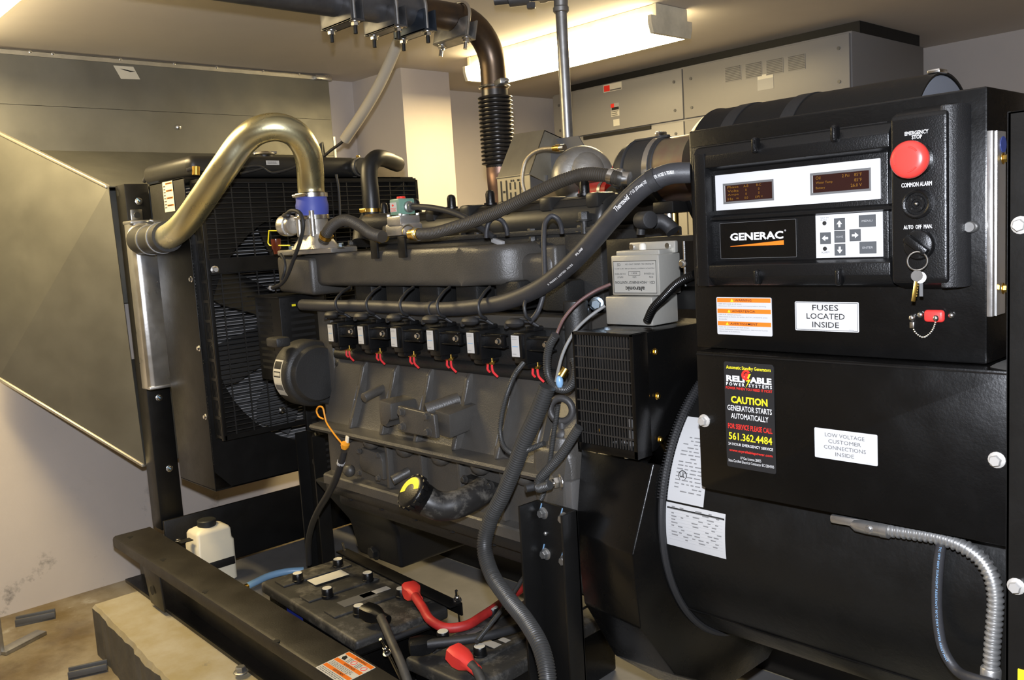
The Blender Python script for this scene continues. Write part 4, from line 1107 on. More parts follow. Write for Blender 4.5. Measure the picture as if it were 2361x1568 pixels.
zt = U(473, 1232, x=bx1).z; zc = zt + .03
secs = [(0, .006, .02), (.006, 0, .02), (zt - .2 - .055, 0, .016), (zt - .2 - .045, .006, .014), (zt - .2 - .01, .007, .014), (zt - .2, .012, .016), (zt - .2 + .008, .025, .02), (zt - .2 + .014, .045, .012)]
mb.rings([rrect(bx0 + i, bx1 - i, by0 + i, by1 - i, 0.2038 + dz, r) for dz, i, r in secs]); bto = mb.build('bottle', bo)
mb = MB(mat('black_cap', (.02, .022, .022), .5)); c = V((bx0 + bx1) / 2, (by0 + by1) / 2 - .005, zt + .012)
mb.lathe(c, V(0, 0, 1), [(0, .034), (.002, .036), (.024, .036), (.027, .033), (.027, .001)], 28); mb.build('cap', bo)
mb = MB(flat); zs = U(540, 1290, x=bx1).z
mb.obox(V(bx1 + .002, by0 + .075, zs), V(0, .072, 0), V(.002, 0, 0), V(0, 0, .016), bev=.004); mb.build('strap', bo)
MB(flat).box((bx1 - .06, by0 - .05, RZ + .001), (bx1 - .02, by0 - .002, RZ + .004)).build('strap_bracket', bo)
MB(zinc).hexbolt(V(bx1 - .06, by0 - .045, RZ + .003), V(0, 0, 1), .008).build('strap_bolt', bo)

# ---------------------------------------------------------------- batteries on the pad inside the skid


def battery(c0, ex, ey, L, Wd, top, label, caps, prints):
    """c0 = front left corner, ex along the length, ey along the width."""
    t = thing('battery', label, 'battery', (c0 + ex * L / 2 + ey * Wd / 2).xy.to_3d() + V(0, 0, .205), 'starter batteries')
    M_ = lambda u, v, z: c0 + ex * (u * L) + ey * (v * Wd) + V(0, 0, z - c0.z)
    cs_ = MB(black); k = .018
    q = lambda i, z: [M_(0, 0, z) + ex * i + ey * i, M_(1, 0, z) - ex * i + ey * i, M_(1, 1, z) - ex * i - ey * i, M_(0, 1, z) + ex * i - ey * i]
    cs_.prism(q(k, .205), V(0, 0, top - .205 - .035), bev=.006); cs_.build('case', t)
    ld = MB(sil); ld.prism(q(0, top - .038), V(0, 0, .038), bev=.010, seg=3)
    # raised ribs across the lid and dished terminals' wells
    for u in (.12, .40, .66):
        ld.obox(M_(u, .5, top + .003), ex * (.055 * L), ey * (.40 * Wd), V(0, 0, .004), bev=.003)
    ld.build('lid', t)
    for u, v in caps:
        c = M_(u, v, top + .004); mb = MB(plast); mb.lathe(c, V(0, 0, 1), [(0, .0195), (.006, .0195), (.008, .0175), (.026, .0175), (.028, .016), (.028, .015)], 18); o = mb.build('vent_cap', t)
        mb = MB(cream); mb.lathe(c + V(0, 0, .0275), V(0, 0, 1), [(0, .0155), (.0015, .0145), (.0018, .001)], 18); mb.build('cap_top', o)
    for u, v, w, h, m in prints:
        c = M_(u, v, top + .0075); Plate(c - ex * w / 2 + ey * h / 2, ex, ey, w, h, m, th=.0006).mb.build('sticker', t)
    return t, M_


B1 = [V(-2.712, 1.296, .40), V(-2.074, 1.255, .40), V(-2.694, 1.607, .40)]
ex = (B1[1] - B1[0]).normalized(); ey = V(-ex.y, ex.x, 0)
caps = []
inv = lambda p, c0, ex, ey, L, Wd: ((p - c0).dot(ex) / L, (p - c0).dot(ey) / Wd)
L1, W1 = (B1[1] - B1[0]).length, .318
cp1 = [inv(U(x, y, z=.41), B1[0], ex, ey, L1, W1) for x, y in ((780, 1303), (687, 1336), (848, 1335), (755, 1371), (926, 1372), (828, 1412))]
pr1 = [inv(U(757, 1333, z=.405), B1[0], ex, ey, L1, W1) + (.06, .125, cream), inv(U(865, 1367, z=.405), B1[0], ex, ey, L1, W1) + (.03, .10, lgrey), inv(U(825, 1383, z=.405), B1[0], ex, ey, L1, W1) + (.05, .12, grey)]
bat1, M1 = battery(B1[0], ex, ey, L1, W1, .40, 'dusty black battery with six white-topped caps beside the skid rail', cp1, pr1)
p, q = U(670, 1405, y=1.30), U(727, 1440, y=1.30)
bl = MB(mat('blue_battery_label', (.02, .035, .30), .5)); c0 = M1(.24, 0, .30) - ey * -.0175; bl.obox(M1(.33, 0, .30) + ey * .0172, ex * .055, ey * .0006, V(0, 0, .055)); bl.build('blue_label', bat1)
B2 = V(-1.893, 1.289, .40); ex2 = V(.9985, .05, 0).normalized(); ey2 = V(-ex2.y, ex2.x, 0)
L2, W2 = .272, .60
cp2 = [inv(U(x, y, z=.41), B2, ex2, ey2, L2, W2) for x, y in ((1137, 1417), (1022, 1473), (1107, 1508))] + [(.8, .75), (.2, .9), (.8, .95)]
pr2 = [inv(U(1133, 1487, z=.405), B2, ex2, ey2, L2, W2) + (.05, .028, lgrey), inv(U(1163, 1478, z=.405), B2, ex2, ey2, L2, W2) + (.03, .02, lgrey), inv(U(1095, 1458, z=.405), B2, ex2, ey2, L2, W2) + (.02, .05, grey)]
bat2, M2 = battery(B2, ex2, ey2, L2, W2, .40, 'dusty black battery between the rear engine mount and the other battery', cp2, pr2)


def hold_rod(pt, pb, label):
    t = thing('hold_down_rod', label, 'threaded rod', pb)
    MB(zinc).cyl(pb, pt, .0045, n=10).build('rod', t)
    d = (pt - pb).normalized(); p = pt - d * .05; mb = MB(zinc); mb.lathe(p - d * .006, d, [(0, .013), (.003, .013)], 16); mb.hexbolt(p - d * .003, d, .0095, .010, washer=False); mb.hexbolt(p + d * .009, d, .008, .008, washer=False); mb.build('nut', t)
    return t


br = thing('battery_hold_down', 'black angle bar clamping the far edge of the near battery', 'hold-down bar', M1(.5, 1, .40) + ey * .01)
mb = MB(satin); z0 = .405
a, c = M1(-.05, 1, z0) + ey * .006, M1(1.05, 1, z0) + ey * .006
mb.obox((a + c) / 2 + V(0, 0, .006), (c - a) / 2, ey * .022, V(0, 0, .003), bev=.001); mb.obox((a + c) / 2 + ey * .02 + V(0, 0, -.012), (c - a) / 2, ey * .003, V(0, 0, .02)); mb.build('bar', br)
hold_rod(U(1052, 1362, z=.46), V(-2.16, 1.70, .206), 'threaded rod through the right end of the hold-down bar')
hold_rod(U(790, 1252, z=.445), V(-2.76, 1.672, .206), 'threaded rod at the far left corner of the near battery')
b3 = thing('battery_hold_down', 'black angle bar clamping the gap between the two batteries', 'hold-down bar', V(-2.0, 1.4, .36))
a, c = M1(1, -.06, .375) + ex * .02, M1(1, .75, .375) + ex * .022
mb = MB(satin); mb.obox((a + c) / 2, (c - a) / 2, ex * .014, V(0, 0, .003), bev=.001); mb.obox((a + c) / 2 + ex * .012 + V(0, 0, .008), (c - a) / 2, ex * .002, V(0, 0, .010)); mb.build('bar', b3)
MB(rub).tube([M1(1, .25, .385) + ex * .03, M1(1, .8, .385) + ex * .034], .009, 10, smooth=False).build('rubber_pad', b3)
hold_rod(U(877, 1474, z=.42), U(925, 1568, z=.27), 'threaded rod leaning in front of the gap between the batteries')


def boot(c, dirv, m, mb, s=1.0):
    """terminal boot: flat wedge over the post, with a round sleeve where the cable leaves"""
    d = Vector(dirv).normalized(); u = d.cross(V(0, 0, 1)).normalized(); w = u.cross(d)
    R = []
    for t, hw, hh in ((-.034, .016, .010), (-.030, .024, .017), (0, .026, .020), (.020, .021, .019), (.040, .0155, .0155), (.066, .0145, .0145)):
        if t < .03: R.append([c + d * t * s + (u * sx * hw + w * sz * hh) * s for sx, sz in ((-1, -1), (-.4, -1), (.4, -1), (1, -1), (1, -.2), (1, .6), (.6, 1), (0, 1), (-.6, 1), (-1, .6), (-1, -.2), (-1, -.6))])
        else: R.append([c + d * t * s + (u * cos(a) * hw + w * sin(a) * hh) * s for a in [radians(225 + 30 * k) for k in range(12)]])
    mb.rings(R, m)


def cable(name, label, pts, r, m, bts, cat='battery cable', rib=None):
    t = thing(name, label, cat, pts[0])
    mb = MB(m); mb.tube(pts, r, 14, k=10, rib=rib); mb.build('cable', t)
    for c, dv, bm2 in bts:
        mb = MB(bm2); boot(c, dv, bm2, mb); mb.build('terminal_boot', t)
    return t


redc = mat('red_cable_jacket', (.42, .022, .02), .5, var=.2, vs=20); redb = mat('red_terminal_boot', (.72, .045, .035), .42)
blkc = mat('scuffed_black_cable', (.045, .042, .037), .55, var=.35, vs=20)
w1 = [U(957, 1375, z=.452), U(975, 1402, z=.445), U(995, 1432, z=.435), U(1030, 1448, z=.4225), U(1075, 1442, z=.4225), U(1110, 1422, z=.4225), U(1165, 1385, z=.4225), U(1210, 1352, z=.42), U(1260, 1325, z=.41)]
cable('battery_cable', 'red battery cable sagging from the red boot on the near battery', w1, .0135, redc, [(U(950, 1362, z=.45), w1[1] - w1[0], redb)])
w2_ = [U(1068, 1520, z=.445), U(1085, 1532, z=.44), U(1100, 1548, z=.43), U(1112, 1575, z=.41), U(1120, 1610, z=.38)]
cable('battery_cable', 'black battery cable leaving the red boot at the bottom edge', w2_[1:], .0125, blkc, [(U(1062, 1514, z=.447), w2_[2] - w2_[0], redb)])
w3 = [U(850, 1410, z=.44), U(878, 1424, z=.445), U(890, 1450, z=.44), U(905, 1485, z=.425), U(925, 1530, z=.40), U(945, 1585, z=.36)]
cable('battery_cable', 'dusty black battery cable running down over the skid rail', w3[1:], .0125, blkc, [(U(858, 1412, z=.442), V(.75, .1, -.1), plast)])
w4 = [U(985, 1485, z=.445), U(1030, 1480, z=.445), U(1080, 1474, z=.445), U(1140, 1462, z=.445), U(1205, 1443, z=.44), U(1260, 1420, z=.43)]
cable('battery_cable', 'black battery cable lying across the battery by the engine mount', w4, .0125, rub, [(U(972, 1486, z=.44), w4[2] - w4[0], plast)])
tb_ = MB(loom); tb_.tube([U(1098, 1479, z=.466), U(1130, 1440, z=.472), U(1165, 1395, z=.472), U(1205, 1335, z=.47), U(1240, 1290, z=.47)], .0065, 8, k=8, rib=(.005, .0012))
tag(tb_.build('wire_loom'), 'thin ribbed black wire loom rising from the lower battery', 'wire loom')
bt = thing('drain_tube', 'pale blue drain tube lying on the pad beside the near battery', 'tube', U(565, 1350, z=.22))
P = [U(570, 1352, z=.225), U(590, 1342, z=.225), U(620, 1328, z=.225), U(660, 1318, z=.225), U(700, 1315, z=.22)]
MB(bluep).tube(P, .0135, 14).build('tube', bt); dd = (P[0] - P[1]).normalized(); MB(brass).cyl(P[0], P[0] + dd * .02, .0125, n=14).build('fitting', bt)


# ---------------------------------------------------------------- engine: block, head, cover, manifold, pan
en_ = thing('engine', 'charcoal six-cylinder engine block with intake manifold and ribbed crankcase', 'engine', (-1.9, 1.72, .44))
EX0, EX1 = -2.42, -1.42
mb = MB(cast)
pr = [(1.50, 1.30), (1.50, 1.19), (1.478, 1.15), (1.466, 1.08), (1.440, 1.01), (1.424, .972), (1.418, .962), (1.368, .957), (1.364, .950), (1.372, .940), (1.42, .930), (1.43, .92), (1.43, .800), (1.404, .795), (1.40, .79), (1.40, .765), (1.44, .762), (2.0, .762), (2.0, 1.30)]
P_ = [V(EX0, *p) for p in pr]; k = len(pr)
mb.prism(P_, V(EX1 - EX0, 0, 0))
blk = mb.build('block', en_)
for x in (-2.245, -2.085, -1.925, -1.762, -1.598, -1.46):
    rb = MB(cast)
    R_ = [(1.484, 1.165), (1.458, 1.135), (1.443, 1.08), (1.432, 1.04), (1.408, .99), (1.396, .96), (1.48, .95), (1.52, 1.165)]
    rb.prism([V(x - .008, *p) for p in R_], V(.016, 0, 0), bev=.005, seg=2); rb.build('rib', blk)
for x in (-2.085, -1.925, -1.762, -1.598): MB(cast).prism([V(x - .007, 1.412, .935), V(x - .007, 1.412, .80), V(x - .007, 1.44, .80), V(x - .007, 1.44, .935)], V(.014, 0, 0), bev=.003).build('skirt_rib', blk)
for x in (-2.30, -2.165, -2.0, -1.84, -1.68, -1.52):
    MB(cast).ball(V(x, 1.42, .925), .028, n=12, sc=(1.1, .9, .8)).build('flange_boss', blk)
# coil rail along the top of the crankcase
mb = MB(castk); mb.box((EX0, 1.478, 1.17), (EX1, 1.56, 1.275), bev=.008); mb.cyl(V(EX0 + .02, 1.476, 1.165), V(EX1 - .02, 1.476, 1.165), .016, n=14)
mb.build('coil_rail', blk)
# side casting: boss arms and bolted cover plate
mb = MB(cast)
ca = lambda x, y, q: U(x, y, y=q)
a = ca(888, 938, 1.375)
mb.prism([V(a.x - .028, 1.372, a.z + .018), V(a.x + .03, 1.372, a.z + .012), V(a.x + .028, 1.372, a.z - .035), V(a.x + .004, 1.372, a.z - .04), V(a.x + .004, 1.372, a.z - .058), V(a.x - .028, 1.372, a.z - .052)], V(0, .09, 0), bev=.006, seg=2)
mb.build('mounting_boss', blk); mb = MB(cast)
a = ca(1025, 968, 1.375)
mb.prism([V(a.x - .035, 1.372, a.z + .022), V(a.x + .024, 1.372, a.z + .016), V(a.x + .022, 1.372, a.z - .046), V(a.x - .035, 1.372, a.z - .042)], V(0, .10, .012), bev=.004, seg=2)
mb.build('mounting_boss', blk); mb = MB(cast); a = ca(838, 918, 1.40); mb.cyl(a, a + V(0, .08, .02), .014, n=16, bev=.002)
mb.build('mounting_boss', blk); mb = MB(cast); a = ca(968, 942, 1.36); mb.cyl(a + V(0, .02, -.01), a + V(.04, .10, .01), .02, n=16)
mb.build('mounting_boss', blk)
pa, pb_ = ca(916, 936, 1.345), ca(1006, 1012, 1.345)
mb = MB(cast); mb.prism([V(pa.x, 1.345, pa.z), V(pb_.x - .004, 1.345, U(1003, 957, y=1.345).z), V(pb_.x, 1.345, pb_.z), V(pa.x + .004, 1.345, U(918, 995, y=1.345).z)], V(0, .014, 0), bev=.0035, seg=3)
cpz_ = mb.build('side_plate', blk)
for x, y in ((927, 950), (986, 960), (929, 983), (988, 996)): MB(cast).hexbolt(ca(x, y, 1.345), V(0, -1, 0), .0092, .009).build('bolt', cpz_)
# access cover and breather stud low on the crankcase
mb = MB(cast); a, c = ca(826, 1036, 1.405), ca(884, 1108, 1.405)
mb.prism([V(a.x, 1.405, a.z - .004), V(a.x + .02, 1.405, a.z + .008), V(c.x - .012, 1.405, a.z + .002), V(c.x, 1.405, a.z - .018), V(c.x, 1.405, c.z), V(a.x + .01, 1.405, c.z + .012), V(a.x, 1.405, c.z + .03)], V(0, .03, 0), bev=.004, seg=2); o = mb.build('access_cover', blk)
for x, y in ((829, 1040), (872, 1050), (830, 1090), (873, 1102)): MB(cast).hexbolt(ca(x, y, 1.404), V(0, -1, 0), .0068, .007).build('bolt', o)
mb = MB(cast); a = ca(805, 1085, 1.40); mb.ball(a, .022, n=12, sc=(1, .8, .9)); mb.build('crankcase_boss', blk); mb = MB(cast); a = ca(905, 1108, 1.39); mb.cyl(a, a + V(.02, .05, .02), .014, n=12); mb.build('crankcase_boss', blk)
# oil filler: flange, bent tube, cap
mb = MB(covr); a, c = ca(1066, 1098, 1.395), ca(1145, 1140, 1.395); mb.prism([V(a.x, 1.395, a.z), V(c.x, 1.395, a.z - .008), V(c.x + .005, 1.395, a.z - .03), V(c.x - .01, 1.395, c.z), V(a.x, 1.395, c.z + .01)], V(0, .03, 0), bev=.004)
of = mb.build('oil_filler', en_)
for x, y in ((1072, 1105), (1133, 1120)): MB(castd).hexbolt(ca(x, y, 1.394), V(0, -1, 0), .008, .008).build('bolt', of)
mb = MB(mat('dusty_black_tube', (.016, .015, .014), .4, dust=.5, var=.2, vs=6)); ft = [ca(1118, 1128, 1.40), ca(1090, 1146, 1.36), ca(1052, 1163, 1.315), ca(1020, 1168, 1.285), ca(993, 1160, 1.262), ca(975, 1149, 1.25)]
mb.tube(ft, [.034, .034, .035, .036, .036, .037], 24, k=6); mb.build('tube', of)
cd_ = (ca(946, 1130, 1.228) - ca(975, 1149, 1.25)).normalized(); cd_ = (cd_ + V(.35, -.55, .35)).normalized()
cc_ = ca(975, 1150, 1.25); mb = MB(plast); mb.lathe(cc_, cd_, [(-.02, .037), (.0, .0385), (.02, .0385), (.022, .040), (.026, .043), (.040, .043), (.044, .040), (.046, .034), (.046, .001)], 28)
for i in range(14):
    u, v = frame(cd_); e = u * cos(2 * pi * i / 14) + v * sin(2 * pi * i / 14); mb.obox(cc_ + cd_ * .033 + e * .0425, cd_ * .008, e * .003, cd_.cross(e) * .004)
co = mb.build('filler_cap', of)
mb = MB(ylwp); u, v = frame(cd_); tp = cc_ + cd_ * .0465; Q = []
n_ = 14
ax = (UPV - cd_ * UPV.dot(cd_)).normalized(); bx = cd_.cross(ax) * -1
for i in range(n_ + 1):
    a = radians(-75 + 185 * i / n_); Q.append((tp + (ax * cos(a) - bx * sin(a)) * .034, tp + (ax * cos(a) - bx * sin(a)) * .016))
for i in range(n_): mb.poly([Q[i][0], Q[i][1], Q[i + 1][1], Q[i + 1][0]])
mb.build('yellow_mark', co)
# head and valve cover
mb = MB(castd); mb.box((EX0 + .02, 1.655, 1.30), (EX1, 1.95, 1.497), bev=.006); hd = mb.build('cylinder_head', en_)
mb = MB(castd); mb.box((-1.52, 1.60, 1.32), (-1.40, 1.68, 1.492), bev=.006); mb.box((-1.44, 1.495, 1.14), (-1.385, 1.55, 1.33), bev=.02, seg=3); mb.cyl(V(-1.40, 1.50, 1.12), V(-1.40, 1.50, 1.34), .028, n=16)
mb.build('rear_casting', hd)
zc_ = U(1300, 455, y=1.72).z
mb = MB(covr)
mb.prism([V(-2.40, 1.662, 1.50), V(-2.40, 1.668, 1.555), V(-2.40, 1.69, zc_ - .012), V(-2.40, 1.72, zc_), V(-2.40, 1.88, zc_), V(-2.40, 1.93, zc_ - .02), V(-2.40, 1.93, 1.50)], V(.945, 0, 0), bev=.022, seg=4)
for i in range(6):
    x = -2.30 + .163 * i; mb.box((x - .022, 1.668, zc_ - .035), (x + .022, 1.74, zc_ + .003), bev=.008)
vc = mb.build('valve_cover', en_)
mb = MB(castd); mb.box((-2.41, 1.645, 1.494), (-1.44, 1.95, 1.508), bev=.002); mb.build('cover_flange', vc)
for qx, qy in ((886, 490), (958, 470), (1041, 468), (1130, 452), (1347, 432)):
    p = U(qx, qy, y=1.74); b0_ = V(p.x, 1.74, zc_); s_ = MB(plast)
    s_.lathe(b0_, V(0, 0, 1), [(0, .019), (.006, .019), (.007, .0135), (.032, .0135), (.040, .010), (.043, .004)], 16); s_.build('cap_nut', vc)
for qx, qy in ((1007, 562), (1070, 560), (1105, 552), (1228, 545), (1343, 540), (1372, 530), (812, 572)):
    p = U(qx, qy, y=1.66); MB(castd).hexbolt(V(p.x, 1.66, max(1.497, p.z - .012)), V(0, 0, 1), .013, .014).build('head_bolt', hd)
bc = U(1346, 500, y=1.65)
mb = MB(castd); mb.cyl(V(bc.x, 1.65, 1.49), V(bc.x, 1.65, bc.z + .01), .009, n=10); mb.hexbolt(V(bc.x, 1.65, bc.z - .01), V(0, 0, 1), .014, .02); mb.build('cover_stud', hd)
# small sensors on the head between cover and manifold
mb = MB(castd); a = U(1222, 567, y=1.64); mb.cyl(a, a + V(.05, 0, 0), .014, n=14); mb.cyl(a + V(-.012, 0, 0), a, .009, n=10, m=black); mb.hexbolt(a + V(.012, 0, .01), V(0, 0, 1), .010, .012); mb.build('head_fitting', hd)
mb = MB(lgrey); a, c = U(1136, 553, y=1.55), U(1160, 562, y=1.55); mb.obox((a + c) / 2, (c - a) / 2, V(0, .006, 0), V(.001, 0, .006), bev=.001); mb.build('wire_tag', hd)
# intake manifold
mb = MB(cast)
mz0, mz1 = 1.374, 1.4775
pl_ = [(-2.70, 1.60), (-2.68, 1.52), (-2.60, 1.497), (-1.80, 1.497), (-1.735, 1.500), (-1.685, 1.512), (-1.65, 1.538), (-1.632, 1.575), (-1.63, 1.655), (-2.70, 1.655)]
mb.prism([V(x, y, mz0) for x, y in pl_], V(0, 0, mz1 - mz0), bev=.020, seg=4)
mf = mb.build('intake_manifold', en_)
mb = MB(cast); mb.prism([V(-2.735, 1.475, 1.355), V(-2.52, 1.475, 1.345), V(-2.50, 1.62, 1.345), V(-2.735, 1.62, 1.355)], V(0, 0, .122), bev=.014, seg=3); mb.build('throttle_plenum', mf)
mb = MB(cast); mb.box((-1.70, 1.565, 1.372), (-1.53, 1.65, 1.450), bev=.025, seg=4); mb.box((-1.575, 1.572, 1.350), (-1.525, 1.65, 1.468), bev=.010, seg=3); mb.build('end_flange', mf)
for i in range(6): MB(castk).box((-2.36 + .163 * i, 1.53, 1.31), (-2.27 + .163 * i, 1.60, 1.385), bev=.01).build('runner', mf)
for qx in (866, 930):
    a = U(qx, 600, y=1.492); mb = MB(satin); mb.box((a.x - .017, 1.488, 1.455), (a.x + .017, 1.496, 1.513), bev=.002); mb.box((a.x - .017, 1.488, 1.508), (a.x + .017, 1.58, 1.514), bev=.002); mb.build('valve_bracket', mf)
# oil pan
mb = MB(panm)
mb.box((-2.42, 1.405, .735), (-1.40, 2.03, .763), bev=.004); mb.box((-2.41, 1.44, .685), (-1.40, 2.0, .737), bev=.012)
b = bmesh.new()
lo_ = [V(-2.585, 1.605, .438), V(-2.335, 1.605, .438), V(-2.335, 1.93, .438), V(-2.585, 1.93, .438)]; md_ = [V(-2.595, 1.585, .56), V(-2.315, 1.585, .56), V(-2.315, 1.95, .56), V(-2.595, 1.95, .56)]; hi_ = [V(-2.60, 1.46, .735), V(-2.20, 1.46, .735), V(-2.20, 1.98, .735), V(-2.60, 1.98, .735)]
vv = [b.verts.new(p) for p in lo_ + md_ + hi_]
for f in [[3, 2, 1, 0], [8, 9, 10, 11]] + [[i, (i + 1) % 4, 4 + (i + 1) % 4, 4 + i] for i in range(4)] + [[4 + i, 4 + (i + 1) % 4, 8 + (i + 1) % 4, 8 + i] for i in range(4)]: b.faces.new([vv[i] for i in f])
bmesh.ops.bevel(b, geom=b.edges[:], offset=.014, segments=3, profile=.5, affect='EDGES'); mb.bm(b)
po_ = mb.build('oil_pan', en_)
a = U(865, 1272, y=1.602); MB(panm).hexbolt(a, V(0, -1, 0), .020, .016).build('drain_plug', po_)
for i in range(6): MB(panm).hexbolt(V(-2.3 + .163 * i, 1.418, .735), V(0, 0, -1), .008, .008).build('pan_screw', po_)
# front gear cover with its round housing
wc_ = U(735, 862, x=-2.45)
mb = MB(cast); X1 = V(1, 0, 0)
mb.box((-2.50, 1.47, .76), (-2.42, 1.98, 1.32), bev=.012); fc = mb.build('front_cover', en_)
mb = MB(castd); w0 = V(-2.56, wc_.y, wc_.z)
mb.lathe(w0, X1, [(0, .085), (.004, .102), (.012, .106), (.075, .106), (.085, .104), (.092, .098), (.094, .092), (.098, .089), (.110, .086), (.114, .082), (.1145, .001)], 48)
mb.prism([V(-2.55, wc_.y - .01, wc_.z - .09), V(-2.55, wc_.y + .10, wc_.z - .13), V(-2.55, wc_.y + .10, wc_.z + .08), V(-2.55, wc_.y + .04, wc_.z + .098)], V(.09, 0, 0), bev=.012)
wo = mb.build('gear_housing', fc)
mb = MB(castd); a = U(647, 790, x=-2.5); mb.box((-2.54, a.y - .03, a.z - .012), (-2.47, a.y + .02, a.z + .018), bev=.008); mb.build('housing_lug', wo)
mb = MB(cream); r = .1066
for m_, x0, x1, a0, a1 in ((cream, -2.545, -2.495, 150, 214), (ink, -2.541, -2.499, 170, 180), (cream, -2.538, -2.502, 172, 178), (grey, -2.541, -2.499, 193, 203), (ink, -2.541, -2.499, 153, 166)):
    for i in range(8):
        q0, q1 = radians(a0 + (a1 - a0) * i / 8), radians(a0 + (a1 - a0) * (i + 1) / 8); rr = r + (.0003 if m_ is not cream else 0) + (.0003 if (m_ is cream and a0 > 160) else 0)
        f_ = lambda x, q: V(x, wc_.y + rr * cos(q), wc_.z + rr * sin(q)); mb.poly([f_(x0, q0), f_(x0, q1), f_(x1, q1), f_(x1, q0)], m_)
mb.build('type_plate', wo)
for qx, qy in ((775, 928), (785, 838), (770, 968)):
    a = U(qx, qy, x=-2.41); MB(castd).ball(a, .018, n=12).build('cover_boss', fc)
# belt guard
bg = thing('belt_guard', 'slotted black belt guard box between fan guard and engine front', 'belt guard', (-2.72, 1.48, 1.10))
cx_, cy_, cz_ = -2.66, 1.432, 1.341
mb = MB(satin); mb.box((cx_ - .17, cy_, 1.06), (cx_, cy_ + .17, cz_), bev=.002); mb.box((cx_ - .21, cy_ - .006, cz_), (cx_ + .004, cy_ + .18, cz_ + .004)); mb.build('shell', bg)
slm = mat('slot_black', (.001, .001, .001), .8)
for i in range(11):
    z = cz_ - .028 - .0215 * i; MB(slm).box((cx_ - .0005, cy_ + .035, z), (cx_ + .0008, cy_ + .125, z + .010)).build('slot', bg); MB(slm).lathe(V(cx_, cy_ + .016, z + .006), X1, [(0, .0035), (.0008, .0035)], 10).build('hole', bg)
    MB(slm).box((cx_ - .15, cy_ - .0008, z), (cx_ - .06, cy_ + .0005, z + .009)).build('slot', bg)
a = U(677, 704, x=cx_ + .001); MB(yellow).box((a.x, a.y - .007, a.z - .003), (a.x + .001, a.y + .007, a.z + .004)).build('sticker', bg)
# lower vented guard strip beside the front mount
mb = MB(satin); mb.box((-2.90, 1.62, .60), (-2.885, 1.74, 1.02), bev=.002); o = mb.build('lower_strip', bg)
for i in range(16): MB(slm).box((-2.8855, 1.64, .63 + .022 * i), (-2.884, 1.715, .64 + .022 * i)).build('slot', o)
# flywheel housing with lifting eye
fh = MB(cast)
fh.lathe(V(-1.43, 1.72, .889), X1, [(0, .30), (.01, .342), (.05, .35), (.085, .352), (.09, .34)], 64)
fho = fh.build('flywheel_housing', en_)
mb = MB(cast); mb.box((-1.46, 1.385, .84), (-1.335, 1.50, 1.02), bev=.02, seg=3); a = U(1297, 1000, y=1.42)
mb.lathe(V(a.x, 1.42, a.z - .10), V(0, 0, 1), [(0, .05), (.02, .038), (.05, .032), (.092, .031), (.096, .028)], 24); mb.build('eye_boss', fho)
mb = MB(cast); a_, b2_ = U(1255, 1105, y=1.375), U(1322, 1200, y=1.375)
mb.prism([V(a_.x, 1.375, U(1268, 1112, y=1.375).z), V(b2_.x, 1.375, U(1324, 1112, y=1.375).z), V(b2_.x, 1.375, b2_.z), V(a_.x - .01, 1.375, U(1262, 1160, y=1.375).z)], V(0, .04, 0), bev=.006); lab(mb.build('lit_pad', fho), 'flat pad coloured lighter as its lit face').data.materials[0] = mat('lit_cast_face', (.13, .125, .118), .5, .4, bump=.3, bs=200)  # paler than the housing: light on this flat part put into its colour
le = thing('lifting_eye', 'dark cast lifting eye bolt beside the wire looms', 'eye bolt', V(a.x, 1.42, a.z - .004))
ec_ = U(1294, 945, y=1.42); mb = MB(mat('grey_forged_steel', (.045, .043, .042), .5, .2, bump=.3, bs=150)); fa2 = V(.45, -1, .05)
mb.torus(ec_, fa2, .0265, .0085, 36, 12); zb_ = a.z - .004
mb.lathe(V(ec_.x, 1.42, zb_), V(0, 0, 1), [(0, .021), (.006, .021), (.014, .017), (.018, .011), (.030, .010)], 20); mb.build('eye', le)
# ground stud with white connector on the housing
gs = thing('speed_sensor', 'bright hex-bodied speed sensor screwed into the flywheel housing', 'sensor', U(1283, 1113, y=1.36))
a = U(1292, 1112, y=1.375); mb = MB(zinc); mb.hexbolt(a, V(-.5, -1, 0), .013, .014); mb.cyl(a + V(-.005, -.012, 0), a + V(-.022, -.05, 0), .006, n=12); mb.build('body', gs)
MB(rub).cyl(a + V(-.02, -.045, 0), a + V(-.034, -.075, -.002), .009, n=12).build('plug', gs)
# dipstick
dk = thing('dipstick', 'yellow-handled oil dipstick with a black tube beside the gear housing', 'dipstick', U(790, 1035, y=1.342))
mb = MB(orng); h0, h1 = U(745, 962, y=1.342), U(793, 1028, y=1.342)
mb.tube([h1, U(770, 1000, y=1.342), U(752, 972, y=1.342), U(748, 955, y=1.342), U(744, 940, y=1.342), U(735, 938, y=1.342), U(730, 948, y=1.342), U(735, 960, y=1.342), U(745, 966, y=1.342)], .0026, 8); mb.build('handle', dk)
mb = MB(orng); d_ = (U(790, 1045, y=1.342) - U(796, 1024, y=1.342)).normalized(); mb.lathe(U(797, 1021, y=1.342), d_, [(0, .006), (.003, .0125), (.012, .0125), (.014, .009), (.02, .009)], 12); mb.build('plug', dk)
mb = MB(rub); P = [U(793, 1040, y=1.342), U(788, 1060, y=1.342), U(776, 1100, y=1.35), U(756, 1140, y=1.38), U(735, 1175, y=1.41), U(718, 1215, y=1.46), U(711, 1255, y=1.50), U(713, 1300, y=1.52)]
mb.tube(P, .0105, 14); mb.lathe(P[1] + (P[1] - P[2]).normalized() * -.008, (P[2] - P[1]), [(0, .0112), (0, .0118), (.010, .0118), (.010, .0112)], 14, white); mb.build('tube', dk)
mb = MB(milk); mb.obox(U(800, 1015, y=1.348), V(.004, 0, .012), V(0, .003, 0), V(.006, 0, -.002), bev=.002); mb.build('bracket', dk)

# ---------------------------------------------------------------- six ignition coils
redw = mat('red_wire', (.70, .03, .035), .45)


